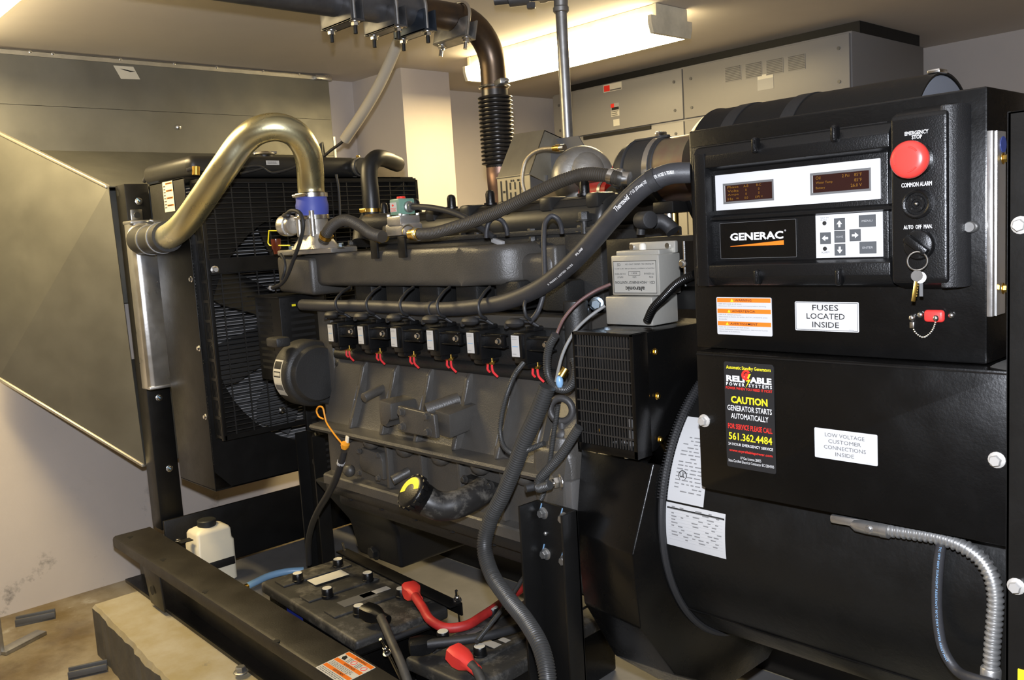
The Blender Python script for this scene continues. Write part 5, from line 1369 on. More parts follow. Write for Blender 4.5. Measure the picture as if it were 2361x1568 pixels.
def make_coil():
    x0, y0, z1 = -2.316, 1.40, 1.270
    t = thing('ignition_coil', 'coil', 'ignition coil', (x0, y0, z1 - .085), 'ignition coils along the crankcase')
    mb = MB(plast); mb.box((x0 - .004, y0 + .006, z1 - .070), (x0 + .040, y0 + .076, z1 + .004), bev=.005); mb.prism([V(x0 + .002, y0 + .012, z1 - .068), V(x0 + .036, y0 + .012, z1 - .068), V(x0 + .036, y0 + .07, z1 - .068), V(x0 + .002, y0 + .07, z1 - .068)], V(0, 0, -.014), bev=.005); mb.box((x0 + .004, y0 + .04, z1), (x0 + .034, y0 + .074, z1 + .014), bev=.004)
    mb.build('body', t)
    mb = MB(plast); mb.box((x0 - .003, y0 - .0015, z1 - .056), (x0 + .033, y0 + .007, z1 + .001), bev=.002); o = mb.build('face_plate', t)
    pl = Plate(V(x0 - .001, y0 - .0016, z1 - .002), V(1, 0, 0), V(0, 0, 1), .026, .050, white, th=.0006); pl.rect(.12, .50, .85, .535, bluep); pl.lines(.1, .8, .06, .22, 2, lgrey, ragged=.1); pl.lines(.1, .6, .82, .94, 1, lgrey); pl.mb.build('label', o)
    mb = MB(plast)
    for z in (z1 - .006, z1 - .034): mb.prism([V(x0 + .03, y0 + .010, z), V(x0 + .06, y0 + .004, z), V(x0 + .108, y0 + .012, z), V(x0 + .112, y0 + .034, z), V(x0 + .03, y0 + .036, z)], V(0, 0, -.003), bev=.001)
    mb.box((x0 + .03, y0 + .020, z1 - .040), (x0 + .108, y0 + .032, z1 - .004), bev=.004); br_ = mb.build('mounting_ear', t)
    MB(zinc).hexbolt(V(x0 + .092, y0 + .020, z1 - .022), V(0, -1, 0), .0062, .007).build('bolt', br_)
    for i, dx in enumerate((.018, .034)):
        c = V(x0 + dx, y0 + .045, z1 - .075); mb = MB(brass); mb.cyl(c + V(0, 0, .006), c - V(0, 0, .012), .0035, n=10); mb.hexbolt(c - V(0, 0, .003), V(0, 0, -1), .0068, .006, washer=True); tm = mb.build('terminal', t)
        q = random.uniform(-.012, .012); mb = MB(redw); mb.tube([c - V(0, 0, .008), c + V(.001, -.002, -.016), c + V(q * .5, -.003, -.024 - i * .004), c + V(q + .006 * i, .002, -.031 - i * .010)], .0030, 8); mb.build('red_wire', tm)
    mb = MB(rub); zt = z1 + .012
    mb.tube([V(x0 + .03, y0 + .06, zt), V(x0 + .012, y0 + .045, zt + .014), V(x0 - .018, y0 + .02, zt + .010), V(x0 - .03, y0 + .01, zt + .002), V(x0 - .02, y0 + .01, zt + .016), V(x0 + .006, y0 + .035, zt + .020), V(x0 + .034, y0 + .034, zt + .018), V(x0 + .042, y0 + .010, zt + .030), V(x0 + .042, y0 + .006, zt + .055), V(x0 + .025, y0 + .040, zt + .078), V(x0 - .012, y0 + .094, zt + .090)], .0042, 8, k=6)
    mb.ball(V(x0 - .004, y0 + .016, zt + .013), .0125, n=12, sc=(2.3, 1.5, .95))
    mb.build('spark_lead', t)
    return t


def copy_tree(o, parent=None):
    c = o.copy(); COL.objects.link(c); c.parent = parent
    for ch in [x for x in o.children]: copy_tree(ch, c)
    return c


coil0 = make_coil()
names = ('first ignition coil counted from the round gear housing, partly over it', 'second ignition coil counted from the round gear housing', 'third ignition coil counted from the round gear housing', 'fourth ignition coil counted from the round gear housing', 'fifth ignition coil counted from the round gear housing', 'sixth ignition coil, last one beside the ribbed wire looms')
for i in range(6):
    o = coil0 if i == 0 else copy_tree(coil0)
    o.location.x = -2.316 + .1605 * i; o['label'] = names[i]

# ---------------------------------------------------------------- throttle body with actuator on the manifold
tt = thing('throttle_body', 'bright aluminium throttle body under the blue hose sleeve', 'throttle body', (TBX, 1.5, 1.476))
mb = MB(alu); zf = 1.478
mb.prism([V(-2.70, 1.462, zf), V(-2.54, 1.452, zf), V(-2.41, 1.49, zf), V(-2.43, 1.60, zf), V(-2.68, 1.60, zf)], V(0, 0, .017), bev=.004); mb.build('flange', tt)
R = []
for z, w in ((zf + .016, .080), (zf + .020, .078), (zf + .055, .058), (zf + .062, .056)): R.append(rrect(TBX - w * 1.05, TBX + w * 1.05, 1.5 - w * .65, 1.5 + w * .65, z, .03 if w > .06 else .036))
MB(alu).rings(R).build('adaptor', tt)
mb = MB(alu); z0 = zf + .06; zt2 = TBZ - .082
mb.lathe(V(TBX, 1.5, z0), V(0, 0, 1), [(0, .047), (zt2 - z0 - .03, .047), (zt2 - z0 - .025, .0455), (zt2 - z0 - .0005, .0455)], 36)
for a in (200, 262, 325):
    e = V(cos(radians(a)), sin(radians(a)), 0); mb.cyl(V(TBX, 1.5, z0 - .004) + e * .048, V(TBX, 1.5, z0 + .075) + e * .048, .009, n=12)
bb = mb.build('bore', tt)
mb = MB(ink); a = V(TBX, 1.5, z0 + .06); e = V(cos(radians(285)), sin(radians(285)), 0); mb.cyl(a + e * .043 - V(0, 0, .01), a + e * .0485 - V(0, 0, .01), .011, n=16); mb.build('port', bb)
ac_ = U(672, 520, y=1.455); mb = MB(alu); d_ = V(-1, -.10, .05).normalized()
mb.lathe(ac_ - d_ * .012, d_, [(0, .026), (.004, .029), (.017, .029), (.019, .034), (.042, .0345), (.052, .033), (.059, .026), (.062, .02), (.062, .001)], 30); mb.obox(ac_ + d_ * .012, d_ * .012, V(0, 0, .030), V(0, .02, 0), bev=.006); mb.build('actuator', tt)
for qx, qy in ((670, 561), (712, 559), (785, 556)):
    p = U(qx, qy, y=1.47); m_ = MATS.get('blue_zinc') or mat('blue_zinc', (.50, .62, .72), .25, 1.0); MB(m_).hexbolt(V(p.x, 1.47, zf + .017), V(0, 0, 1), .0085, .010).build('bolt', tt)
mb = MB(rub); mb.tube([U(655, 500, y=1.44), U(672, 486, y=1.43), U(692, 492, y=1.43), U(699, 515, y=1.43), U(694, 550, y=1.43), U(678, 595, y=1.43), U(660, 640, y=1.43), U(648, 655, y=1.43), U(628, 664, y=1.43)], .0062, 10); mb.ball(U(625, 664, y=1.43), .009, lgrey, 10)
mb.tube([U(647, 585, y=1.44), U(655, 600, y=1.44), U(657, 620, y=1.435), U(650, 645, y=1.43)], .005, 8); mb.ball(U(660, 497, y=1.435), .016, n=10, sc=(1.2, .8, .6))
mb.build('sensor_cable', tt)
mb = MB(yellow); p = [U(x, y, y=1.47) for x, y in ((668, 566), (622, 566), (618, 560), (620, 532), (640, 532))]; mb.tube(p, .0022, 6, smooth=False); mb.build('yellow_wire_bracket', tt)
mb = MB(mat('amber_bulb', (.10, .02, .008), .2)); a = U(637, 565, y=1.47); mb.lathe(a + V(0, 0, .02), V(0, 0, -1), [(0, .016), (.03, .016), (.036, .012), (.05, .010)], 14); mb.build('amber_filter', tt)

# ---------------------------------------------------------------- fuel solenoid valve
sv_ = thing('solenoid_valve', 'green-capped fuel solenoid valve standing above the intake manifold', 'valve', (U(922, 560, y=1.50).x, 1.52, 1.514))
vx = U(922, 560, y=1.50).x
mb = MB(alu); mb.box((vx - .055, 1.49, 1.516), (vx + .035, 1.56, 1.552), bev=.008); mb.box((vx - .035, 1.485, 1.545), (vx + .03, 1.555, 1.572), bev=.004)
for dx, dy in ((-.03, 1.49), (.025, 1.49), (-.03, 1.55), (.025, 1.55)): mb.hexbolt(V(vx + dx, dy, 1.572), V(0, 0, 1), .006, .006, washer=False)
mb.lathe(V(vx - .004, 1.52, 1.57), V(0, 0, 1), [(0, .02), (.012, .02), (.014, .012), (.035, .011)], 18); mb.build('body', sv_)
ga, gb_ = U(897, 460, y=1.495), U(922, 495, y=1.495)
mb = MB(green); mb.box((ga.x, 1.495, gb_.z), (gb_.x, 1.55, ga.z), bev=.004); go = mb.build('coil_housing', sv_)
pl = ylabel(sv_, 899, 468, 914, 490, 1.4945, 0, white); pl.mb.poly([pl.p(u, v, .0004) for u, v in ((.45, .16), (.62, .30), (.45, .46), (.28, .30))], redp); pl.lines(.1, .9, .55, .95, 3, redp); o = pl.mb.build('label', go)
MB(redp).lathe(V((ga.x + gb_.x) / 2, 1.52, ga.z), V(0, 0, 1), [(0, .013), (.006, .012), (.007, .008)], 16).build('red_button', go)
mb = MB(steel); a = V(gb_.x, 1.525, (ga.z + gb_.z) / 2 - .002); mb.lathe(a, X1, [(0, .016), (.008, .016), (.010, .013), (.02, .012)], 18); mb.build('gland', go)
cb3 = MB(rub); P = [a + V(.015, 0, 0), U(985, 478, y=1.53), U(1030, 486, y=1.535), U(1068, 500, y=1.54), U(1100, 520, y=1.54), U(1140, 548, y=1.55)]
cb3.tube(P, .0085, 12); cb3.build('cable', sv_)
mb = MB(zinc); mb.torus(U(942, 535, y=1.488), V(.5, -1, 0), .020, .0022, 20, 6, a0=-.3, a1=pi + .3); mb.build('bail', sv_)
for nm, x, y, d_ in (('brass_fitting', 878, 546, -1), ('brass_fitting', 958, 540, 1)):
    p = U(x, y, y=1.50); mb = MB(brass); mb.lathe(p, V(d_, 0, 0), [(-.02, .016), (0, .016), (.002, .019), (.009, .019), (.011, .0165), (.02, .0165)], 18); mb.build(nm, sv_)


def hose(name, label, pts, r, m, rib=None, cat='hose', n=14, k=10, clamps=(), cm=None, step=None):
    mb = MB(m); mb.tube(pts, r, n, k=k, rib=rib, step=step)
    if not clamps: return tag(mb.build(name), label, cat)
    t = thing(name, label, cat, pts[0]); mb.build('hose', t)
    P = smooth_path(pts, k); L = sum((P[i + 1] - P[i]).length for i in range(len(P) - 1))
    for f in clamps:
        p, d = along(P, f * L); q = MB(cm or zinc); q.lathe(p - d * .006, d, [(0, r), (0, r + .0025), (.012, r + .0025), (.012, r)], 22); u, v = frame(d); q.obox(p + u * (r + .003), v * .009, u * .004, d * .006, bev=.002); q.build('hose_clamp', t)
    return t


hose('fuel_hose', 'dusty ribbed hose from the throttle body to the fuel valve', [U(x, y, y=1.466) for x, y in ((746, 556), (757, 532), (775, 514), (800, 508), (828, 520), (855, 538), (882, 546))], .0175, loomb, rib=(.0056, .0016), n=18, clamps=(.06,), cm=brass)
hose('fuel_hose', 'long dusty ribbed hose from the fuel valve across the valve cover', [U(x, y, y=q) for x, y, q in ((952, 540, 1.50), (1000, 537, 1.50), (1050, 523, 1.505), (1100, 507, 1.51), (1150, 487, 1.52), (1200, 463, 1.53), (1250, 438, 1.545), (1300, 415, 1.56), (1345, 402, 1.58), (1395, 404, 1.59), (1428, 412, 1.60))], .0160, loomb, rib=(.0058, .0016), n=18, clamps=(.03, .97), cm=zinc)
# heater hose with its printed line
hp = [U(x, y, y=q) for x, y, q in ((697, 703, 1.435), (760, 705, 1.442), (840, 706, 1.462), (930, 710, 1.466), (1010, 713, 1.464), (1085, 709, 1.455), (1170, 695, 1.44), (1250, 660, 1.42), (1315, 609, 1.40), (1365, 557, 1.385), (1410, 504, 1.375), (1455, 455, 1.37), (1500, 419, 1.375), (1545, 401, 1.39), (1592, 398, 1.41))]
hh = thing('heater_hose', 'thick black heater hose with white print rising to the control panel', 'hose', hp[6])
Ph = smooth_path(hp, 10); mb = MB(hoseg); mb.tube(hp, [.0175, .0178, .018, .0185, .019, .0195, .0198, .020, .020, .020, .020, .020, .020, .020, .0195], 22, k=10); mb.build('hose', hh)
Lh = sum((Ph[i + 1] - Ph[i]).length for i in range(len(Ph) - 1))
for f in (.395, .955):
    p, d_ = along(Ph, f * Lh); mb = MB(rub); mb.lathe(p - d_ * .008, d_, [(0, .0195), (.001, .0218), (.017, .0218), (.018, .0195)], 22); mb.build('sleeve', hh)


def hose_text(s, f0, f1, hgt, side):
    """letters wrapped along the hose on the side that faces forward and up"""
    tmp = MB(whiteg); tmp.text(s, V(0, 0, 0), V(1, 0, 0), V(0, 1, 0), whiteg, w=(f1 - f0) * Lh, h=hgt, align='L', bold=.02)
    out = []
    for v in tmp.v:
        p, d_ = along(Ph, f0 * Lh + v.x); nrm = V(.25, -1, .25); nrm = (nrm - d_ * nrm.dot(d_)).normalized(); w = d_.cross(nrm) * -1
        if w.z < 0: w = w * -1
        a = v.y / .0202 + side; out.append(p + (nrm * cos(a) + w * sin(a)) * .0206)
    MB(whiteg).add(out, tmp.f, whiteg).build('print', hh)


hose_text('Thermoid', .897, .923, .0105, -.25); hose_text('\u2022 1" I.D. (25.4mm) OEM HEATER HOSE 5 705831', .926, .982, .0085, -.25); hose_text('9L08', .800, .818, .005, -.3); hose_text('5 705831 LISTED 10:25', .72, .785, .004, -.7)

# ---------------------------------------------------------------- wire looms around the lifting eye
hose('wire_loom', 'thick ribbed black loom curving down in front of the rear engine mount', [U(x, y, y=q) for x, y, q in ((1262, 892, 1.34), (1240, 950, 1.33), (1210, 1015, 1.32), (1185, 1080, 1.315), (1160, 1140, 1.31), (1130, 1200, 1.30), (1117, 1260, 1.285), (1132, 1320, 1.265), (1170, 1378, 1.24), (1215, 1435, 1.21), (1248, 1495, 1.18), (1262, 1555, 1.16), (1264, 1600, 1.15))], .0185, loom, rib=(.0058, .0018), n=18, cat='wire loom')
hose('wire_loom', 'ribbed black loom dropping past the sixth coil to the cable tie', [U(x, y, y=1.385) for x, y in ((1281, 772), (1266, 800), (1261, 835), (1265, 868), (1280, 892), (1305, 897), (1322, 880), (1328, 850), (1322, 825))], .0095, loom, rib=(.0048, .0013), cat='wire loom')
hose('wire_loom', 'ribbed black loom from behind the inlet grille to the speed sensor', [U(x, y, y=q) for x, y, q in ((1335, 985, 1.345), (1318, 1012, 1.34), (1293, 1050, 1.335), (1262, 1085, 1.33), (1243, 1108, 1.325), (1241, 1124, 1.32), (1256, 1122, 1.315), (1268, 1118, 1.315))], .0105, loom, rib=(.005, .0015), cat='wire loom')
hose('wire_loom', 'thin looped loom hanging in front of the ribbed crankcase', [U(x, y, y=q) for x, y, q in ((1206, 838, 1.40), (1188, 862, 1.365), (1170, 905, 1.34), (1157, 955, 1.33), (1153, 995, 1.325), (1162, 1030, 1.32), (1185, 1046, 1.32), (1220, 1036, 1.32), (1255, 1022, 1.33))], .0062, loom, rib=(.004, .001), cat='wire loom')
hose('wire_loom', 'thin loom running vertically behind the thick loom', [U(x, y, y=1.356) for x, y in ((1287, 935), (1278, 990), (1268, 1060), (1254, 1135), (1247, 1152))], .0058, loom, rib=(.004, .001), cat='wire loom')
hose('wire', 'pale grey wire from the ignition box to the loom bundle', [U(x, y, y=q) for x, y, q in ((1395, 705, 1.46), (1362, 728, 1.44), (1330, 758, 1.41), (1312, 785, 1.39), (1298, 815, 1.38), (1288, 850, 1.375), (1282, 880, 1.375))], .0036, mat('grey_wire', (.20, .20, .195), .5), cat='wire')
hose('wire', 'brown and grey wire from the ignition box', [U(x, y, y=q) for x, y, q in ((1408, 655, 1.48), (1370, 672, 1.46), (1330, 700, 1.43), (1300, 735, 1.41), (1284, 770, 1.40), (1281, 785, 1.39))], .0036, mat('brown_wire', (.12, .06, .055), .5), cat='wire')
hose('wire', 'dark grey spark cable looping from the head down to the sixth coil', [U(x, y, y=q) for x, y, q in ((1296, 538, 1.545), (1293, 520, 1.54), (1285, 504, 1.53), (1272, 498, 1.52), (1258, 512, 1.505), (1254, 545, 1.49), (1255, 600, 1.475), (1256, 650, 1.46), (1250, 690, 1.445), (1238, 722, 1.435), (1222, 742, 1.43))], .0062, hoseg, cat='wire')
hose('wire', 'dark spark cable arching out of the manifold valley', [U(x, y, y=q) for x, y, q in ((1170, 542, 1.56), (1166, 522, 1.555), (1155, 507, 1.55), (1140, 503, 1.54), (1128, 512, 1.535), (1122, 530, 1.53), (1121, 548, 1.53))], .0062, hoseg, cat='wire')
mb = MB(bluep); a = U(1290, 880, y=1.378); mb.ball(a, .011, n=10, sc=(.8, .8, 1.4)); mb.cyl(a + V(.006, 0, .012), a + V(.012, .01, .028), .009, n=10, m=brass)
tag(mb.build('wire_connector'), 'blue and brass sensor connector in the loom bundle above the lifting eye', 'connector')
a = U(1376, 701, y=1.545); mb = MB(MATS['blue_zinc']); mb.hexbolt(a, V(.6, -1, 0), .012, .012); tag(mb.build('hex_bolt'), 'large bluish hex bolt left of the ignition box', 'bolt')

# ---------------------------------------------------------------- ignition module
ig = thing('ignition_module', 'grey aluminium ignition module with upside-down printed label', 'ignition module', (-1.22, 1.55, 1.29))
iy = 1.50
a, b2, c2 = U(1408, 590, y=iy), U(1518, 583, y=iy), U(1412, 681, y=iy)
igm = mat('painted_aluminium_box', (.40, .39, .35), .45, .5, bump=.2, bs=120)
mb = MB(igm); mb.box((a.x, iy, c2.z), (b2.x, iy + .075, a.z), bev=.003); mb.box((a.x + .010, iy + .006, a.z - .002), (b2.x - .002, iy + .07, a.z + .010), bev=.003); mb.build('case', ig)
mb = MB(igm); mb.box((a.x + .012, iy + .05, a.z), (b2.x + .006, iy + .062, a.z + .026), bev=.003)
for dx in (.02, .118): mb.lathe(V(a.x + dx, iy + .05, a.z + .016), V(0, -1, 0), [(0, .006), (.003, .006)], 12, zinc)
mb.lathe(V(a.x + .066, iy + .03, a.z + .008), V(0, 0, 1), [(0, .008), (.012, .008), (.016, .005)], 14, cream); mb.build('mounting_flange', ig)
b_0, b_1 = U(1395, 690, y=iy - .006), U(1503, 690, y=iy - .006)
mb = MB(igm); mb.box((b_0.x, iy - .006, 1.2895), (b_1.x, iy + .085, c2.z - .002), bev=.004); mb.build('base', ig)
lw, lh = (b2.x - a.x) * .90, (a.z - c2.z) * .80
pl = Plate(V(b2.x - (b2.x - a.x) * .05, iy - .0005, c2.z + (a.z - c2.z) * .06), V(-1, 0, 0), V(0, 0, -1), lw, lh, mat('grey_label', (.32, .315, .29), .5), corner=.003)
pl.box(.0, .0, 1, 1, ink, .010)
pl.text('altronic', .50, .14, w=.45, h=.14, m=ink, bold=.03); pl.text('CD1 - HIGH ENERGY IGNITION', .5, .335, w=.92, h=.09, m=ink, bold=.01)
for s, u, v in (('P/N', .12, .50), ('S/N', .5, .50), ('INPUT', .84, .50), ('791050-8', .16, .60), ('10-30 VDC', .84, .60)): pl.text(s, u, v, h=.055, w=.035 * len(s) * .8, m=ink)
pl.box(.37, .55, .64, .68, ink, .006); pl.text('6661', .5, .615, w=.12, h=.05, m=ink)
pl.text('MAXIMUM AMBIENT TEMPERATURE 185\u00b0F (85\u00b0C)', .5, .77, w=.92, h=.05, m=ink); pl.text('ALTRONIC INC. GIRARD, OHIO USA', .38, .90, w=.66, h=.055, m=ink); pl.text('CE', .86, .89, w=.08, h=.08, m=ink)
pl.mb.build('label', ig)
mb = MB(black); q0, q1 = U(1577, 556, y=1.475), U(1600, 660, y=1.475); mb.box((q0.x, 1.475, q1.z), (-1.0, 1.48, q0.z)); mb.hexbolt(U(1574, 608, y=1.474), V(0, -1, 0), .006, .006, zinc); mb.box((q0.x - .002, 1.473, q1.z), (q0.x, 1.478, q0.z), zinc)
tag(mb.build('mounting_plate'), 'small dark plate with bright edge beside the panel and ignition module', 'plate')
hose('wire_loom', 'glossy ribbed loom rising from the inlet box behind the control panel', [U(x, y, y=q) for x, y, q in ((1492, 740, 1.47), (1505, 712, 1.465), (1530, 685, 1.46), (1560, 655, 1.45), (1585, 640, 1.445), (1602, 633, 1.445))], .009, black, rib=(.0048, .0013), cat='wire loom')
mb = MB(satin); z_ = U(1500, 548, y=1.60).z; mb.box((-1.385, 1.60, z_ - .16), (-1.005, 1.61, z_), bev=.002); mb.box((-1.385, 1.60, z_ - .003), (-1.005, 1.75, z_), bev=.001); tag(mb.build('support_shelf'), 'black sheet-metal shelf behind the ignition module', 'shelf')


# ---------------------------------------------------------------- exhaust run under the ceiling, elbow, bellows
ex_ = thing('exhaust_pipe', 'dark steel exhaust pipe under the ceiling with elbow and bellows', 'exhaust pipe', (-2.39, 1.7, 2.24))
XA, ZA, YV = -2.39, 2.244, 2.20
mb = MB(exh); mb.lathe(V(XA, .70, ZA), V(0, 1, 0), [(0, .040), (0, .053), (1.17, .053), (1.172, .046)], 40); mb.build('straight_pipe', ex_)
mb = MB(heat); P = [V(XA, 1.80, ZA), V(XA, 1.98, ZA)] + [V(XA, 2.045 + .155 * sin(radians(a)), ZA - .155 + .155 * cos(radians(a))) for a in range(0, 91, 9)] + [V(XA, YV, 2.06), V(XA, YV, 1.995)]
mb.tube(P, .0465, 36, smooth=False); mb.build('elbow', ex_)
mb = MB(bell); prf = [(0, .047), (.02, .047)]
zt, zb2 = 2.012, 1.738
for i in range(17):
    h = (zt - .02 - zb2 - .012) / 17; b0 = .02 + h * i
    prf += [(b0 + h * .08, .049), (b0 + h * .25, .0605), (b0 + h * .5, .0625), (b0 + h * .75, .0605), (b0 + h * .92, .049)]
prf += [(zt - zb2 - .01, .048), (zt - zb2, .046)]
mb.lathe(V(XA, YV, zt), V(0, 0, -1), prf, 36); mb.build('bellows', ex_)
mb = MB(mat('rosy_hot_steel', (.26, .16, .12), .42, .7, var=.25, vs=10)); mb.tube([V(XA, YV, 1.75), V(XA, YV, 1.71), V(XA + .015, YV - .01, 1.66), V(XA + .06, YV - .03, 1.61), V(XA + .14, YV - .06, 1.58), V(XA + .22, YV - .08, 1.57)], .047, 30); mb.build('turbo_outlet', ex_)
mb = MB(zinc); mb.torus(V(XA, YV, 2.024), V(0, 0, 1), .052, .005, 36, 8); mb.obox(V(XA + .075, YV - .035, 2.026), V(.030, -.012, 0), V(.006, .015, 0), V(0, 0, .010), steel, bev=.004); mb.cyl(V(XA + .06, YV - .03, 2.022), V(XA + .125, YV - .05, 2.024), .005, n=10, m=steel); mb.build('band_clamp', ex_)


def muffler_clamp(yc, m, tilt=0.0, rp=.054, c=None, ub=None, w=.074, drop=.078):
    """saddle below the pipe and a U-bolt over it"""
    t = MB(m); c = c or V(XA, yc, ZA); ct, st = cos(tilt), sin(tilt)
    R_ = Matrix.Rotation(tilt, 3, 'X')
    q = lambda x, y, z: c + R_ @ V(x, y, z)
    arc = [(rp * cos(radians(a)), rp * sin(radians(a))) for a in range(200, 341, 14)]
    out = [(-w - .012, -.012)] + [(-rp, -.012)] + arc + [(rp, -.012), (w + .012, -.012), (w + .012, -drop + .006), (w + .004, -drop), (-w - .004, -drop), (-w - .012, -drop + .006)]
    for y in (-.024, .018): t.prism([q(x, y, z) for x, z in out], R_ @ V(0, .006, 0), bev=.001)
    t.prism([q(-w - .012, -.024, -drop), q(w + .012, -.024, -drop), q(w + .012, .024, -drop), q(-w - .012, .024, -drop)], R_ @ V(0, 0, .005))
    o = t.build('clamp_saddle', ex_)
    u = MB(ub or steel); P = [q(-w + .008, 0, -drop - .035), q(-w + .008, 0, 0)] + [q(-(w - .008) * cos(radians(a)), 0, (w - .008) * sin(radians(a)) * .92) for a in range(10, 171, 10)] + [q(w - .008, 0, 0), q(w - .008, 0, -drop - .035)]
    u.tube(P, .0062, 10, smooth=False); ubo = u.build('u_bolt', o)
    for s in (-1, 1):
        nn = MB(zinc); p = q(s * (w - .008), 0, -drop); d_ = R_ @ V(0, 0, -1)
        nn.hexbolt(p, d_, .0115, .011); n2 = MB(flat if ub is None else zinc); n2.cyl(p + d_ * .012, p + d_ * .036, .0066, n=10); nn.build('nut', o); n2.build('thread_end', o)


muffler_clamp(1.585, exh); muffler_clamp(1.745, exh)
muffler_clamp(1.862, mat('blued_clamp', (.06, .075, .10), .4, .75))
muffler_clamp(0, steel, tilt=radians(-14), rp=.048, c=V(XA, 2.045, ZA - .008), ub=zinc)

# ---------------------------------------------------------------- vertical steel pipe behind the engine
cn = thing('steel_pipe', 'vertical steel pipe with a threaded elbow under the ceiling', 'pipe', (-2.05, 2.2, 1.3))
cp_ = U(1296, 60, y=2.2); X_, r = -2.048, .0185
mb = MB(steel); mb.cyl(V(X_, 2.2, 1.30), V(X_, 2.2, 2.235), r, n=24); mb.build('pipe', cn)
mb = MB(steel); zE = 2.268
mb.lathe(V(X_, 2.2, 2.205), V(0, 0, 1), [(0, .0225), (.003, .026), (.016, .026), (.02, .0225), (.03, .022)], 24); mb.tube([V(X_, 2.2, 2.225), V(X_, 2.2, 2.25), V(X_ - .012, 2.192, zE - .003), V(X_ - .04, 2.17, zE)], .023, 20, k=5)
d_ = V(-.8, -.6, 0).normalized(); e0_ = V(X_ - .03, 2.178, zE); mb.lathe(e0_, d_, [(0, .022), (.012, .026), (.03, .026), (.034, .02)], 24); mb.build('elbow', cn)
mb = MB(exh); mb.lathe(e0_ + d_ * .03, d_, [(0, .018), (.03, .018), (.034, .028), (.10, .028), (.104, .018), (.15, .018)], 20); mb.hexbolt(e0_ + d_ * .06 - V(0, 0, .022), V(0, 0, -1), .016, .018, washer=False); mb.build('union', cn)

# ---------------------------------------------------------------- pale insulated line with its black cable
fh_ = [U(925, 72, y=2.28), U(918, 95, y=2.275), U(898, 145, y=2.26), U(872, 200, y=2.24), U(840, 255, y=2.22), U(795, 322, y=2.20)]
il = thing('insulated_line', 'pale foam-covered line slanting down from the exhaust clamps', 'insulated line', fh_[3])
mb = MB(foam); mb.tube(fh_, .0235, 20); mb.build('foam_sleeve', il)
mb = MB(rub); mb.tube([U(812, 298, y=2.21), U(790, 326, y=2.20), U(765, 345, y=2.18), U(740, 364, y=2.16), U(715, 372, y=2.12)], .0065, 10); mb.build('cable', il)

# ---------------------------------------------------------------- upper radiator hose
uh_ = thing('radiator_hose', 'wide black rubber radiator hose bent over beside the fan guard', 'hose', U(857, 490, y=1.72))
mb = MB(mat('smooth_black_rubber', (.012, .012, .012), .42, bump=.1, bs=120)); P = [U(858, 500, y=1.72), U(855, 450, y=1.72), U(851, 405, y=1.725), U(853, 382, y=1.735), U(866, 366, y=1.765), U(885, 366, y=1.82), U(905, 374, y=1.90), U(915, 378, y=1.97)]
mb.tube(P, .0285, 26, k=8); mb.build('hose', uh_)
p = P[0]; mb = MB(brass); d_ = (P[1] - P[0]).normalized(); mb.lathe(p + d_ * .016, d_, [(0, .0285), (0, .031), (.012, .031), (.012, .0285)], 26); mb.obox(p + d_ * .022 + V(-.005, -.031, 0), V(.014, .003, 0), V(0, .004, 0), V(0, 0, .007), bev=.003); mb.build('hose_clamp', uh_)
nk = MB(rub); a, b2 = U(800, 388, x=-3.05), U(838, 384, x=-2.95); nk.cyl(a, b2, .034, n=22); nk.lathe(a.lerp(b2, .35), b2 - a, [(0, .034), (0, .0375), (.012, .0375), (.012, .034)], 22, steel); nk.lathe(a.lerp(b2, .75), b2 - a, [(0, .034), (0, .0375), (.012, .0375), (.012, .034)], 22, steel); nk.ball(a.lerp(b2, .72) + V(0, 0, .04), .008, brass, 8)
tag(nk.build('hose_neck'), 'clamped rubber neck at the right end of the radiator tank', 'hose')
oh = MB(castd); a = U(845, 505, y=1.72); oh.tube([U(858, 495, y=1.72), U(850, 512, y=1.72), U(840, 530, y=1.70), U(835, 560, y=1.68)], .034, 18); oh.cyl(U(850, 514, y=1.70), U(925, 512, y=1.70), .03, n=16)
oh.build('thermostat_housing', en_)

# ---------------------------------------------------------------- turbocharger and heat shields
tu = thing('turbocharger', 'cast aluminium turbocharger housing behind the valve cover', 'turbocharger', (-1.75, 1.95, 1.55))
tc_ = U(1352, 400, y=2.045); tc_.y = 2.045
mb = MB(mat('raw_cast_aluminium', (.40, .39, .36), .42, .7, bump=.4, bs=120, var=.2, vs=14)); mb.torus(tc_ + V(-.015, 0, -.012), V(.85, -.5, .1), .048, .050, 40, 20); mb.ball(tc_ + V(-.01, 0, -.005), .077, n=20, sc=(.9, .9, 1)); mb.lathe(tc_ + V(-.03, .01, -.03), V(-.9, .3, -.1), [(0, .08), (.04, .072), (.07, .05), (.10, .04)], 28); mb.build('compressor_housing', tu)
mb = MB(redr); a = tc_ + V(.02, -.03, -.060); mb.cyl(a, a + V(.12, -.02, 0), .028, n=24); rs_ = mb.build('red_sleeve', tu)
for f in (.10, .72): MB(steel).lathe(a + V(.12, -.02, 0) * f, V(1, -.16, 0), [(0, .028), (0, .030), (.013, .030), (.013, .028)], 24).build('hose_clamp', rs_)
mb = MB(redr); a = U(1428, 398, y=1.99); mb.cyl(a, a + V(.05, -.01, 0), .030, n=22); mb.torus(a + V(.025, -.005, 0), V(1, 0, 0), .031, .006, 24, 8, m=steel); mb.hexbolt(a + V(.02, -.02, .03), V(0, 0, 1), .008, .008, brass); mb.build('inlet_sleeve', tu)
mb = MB(zinc); a = U(1424, 412, y=1.625); mb.lathe(a, V(.9, .3, -.15), [(-.01, .020), (.0, .024), (.012, .024), (.014, .018), (.03, .018)], 20); mb.build('crossover_fitting', tu)
mb = MB(flat); a = U(1432, 448, y=1.985); mb.cyl(a + V(-.01, 0, -.02), a + V(.10, -.03, .02), .05, n=22); mb.build('dark_duct', tu)
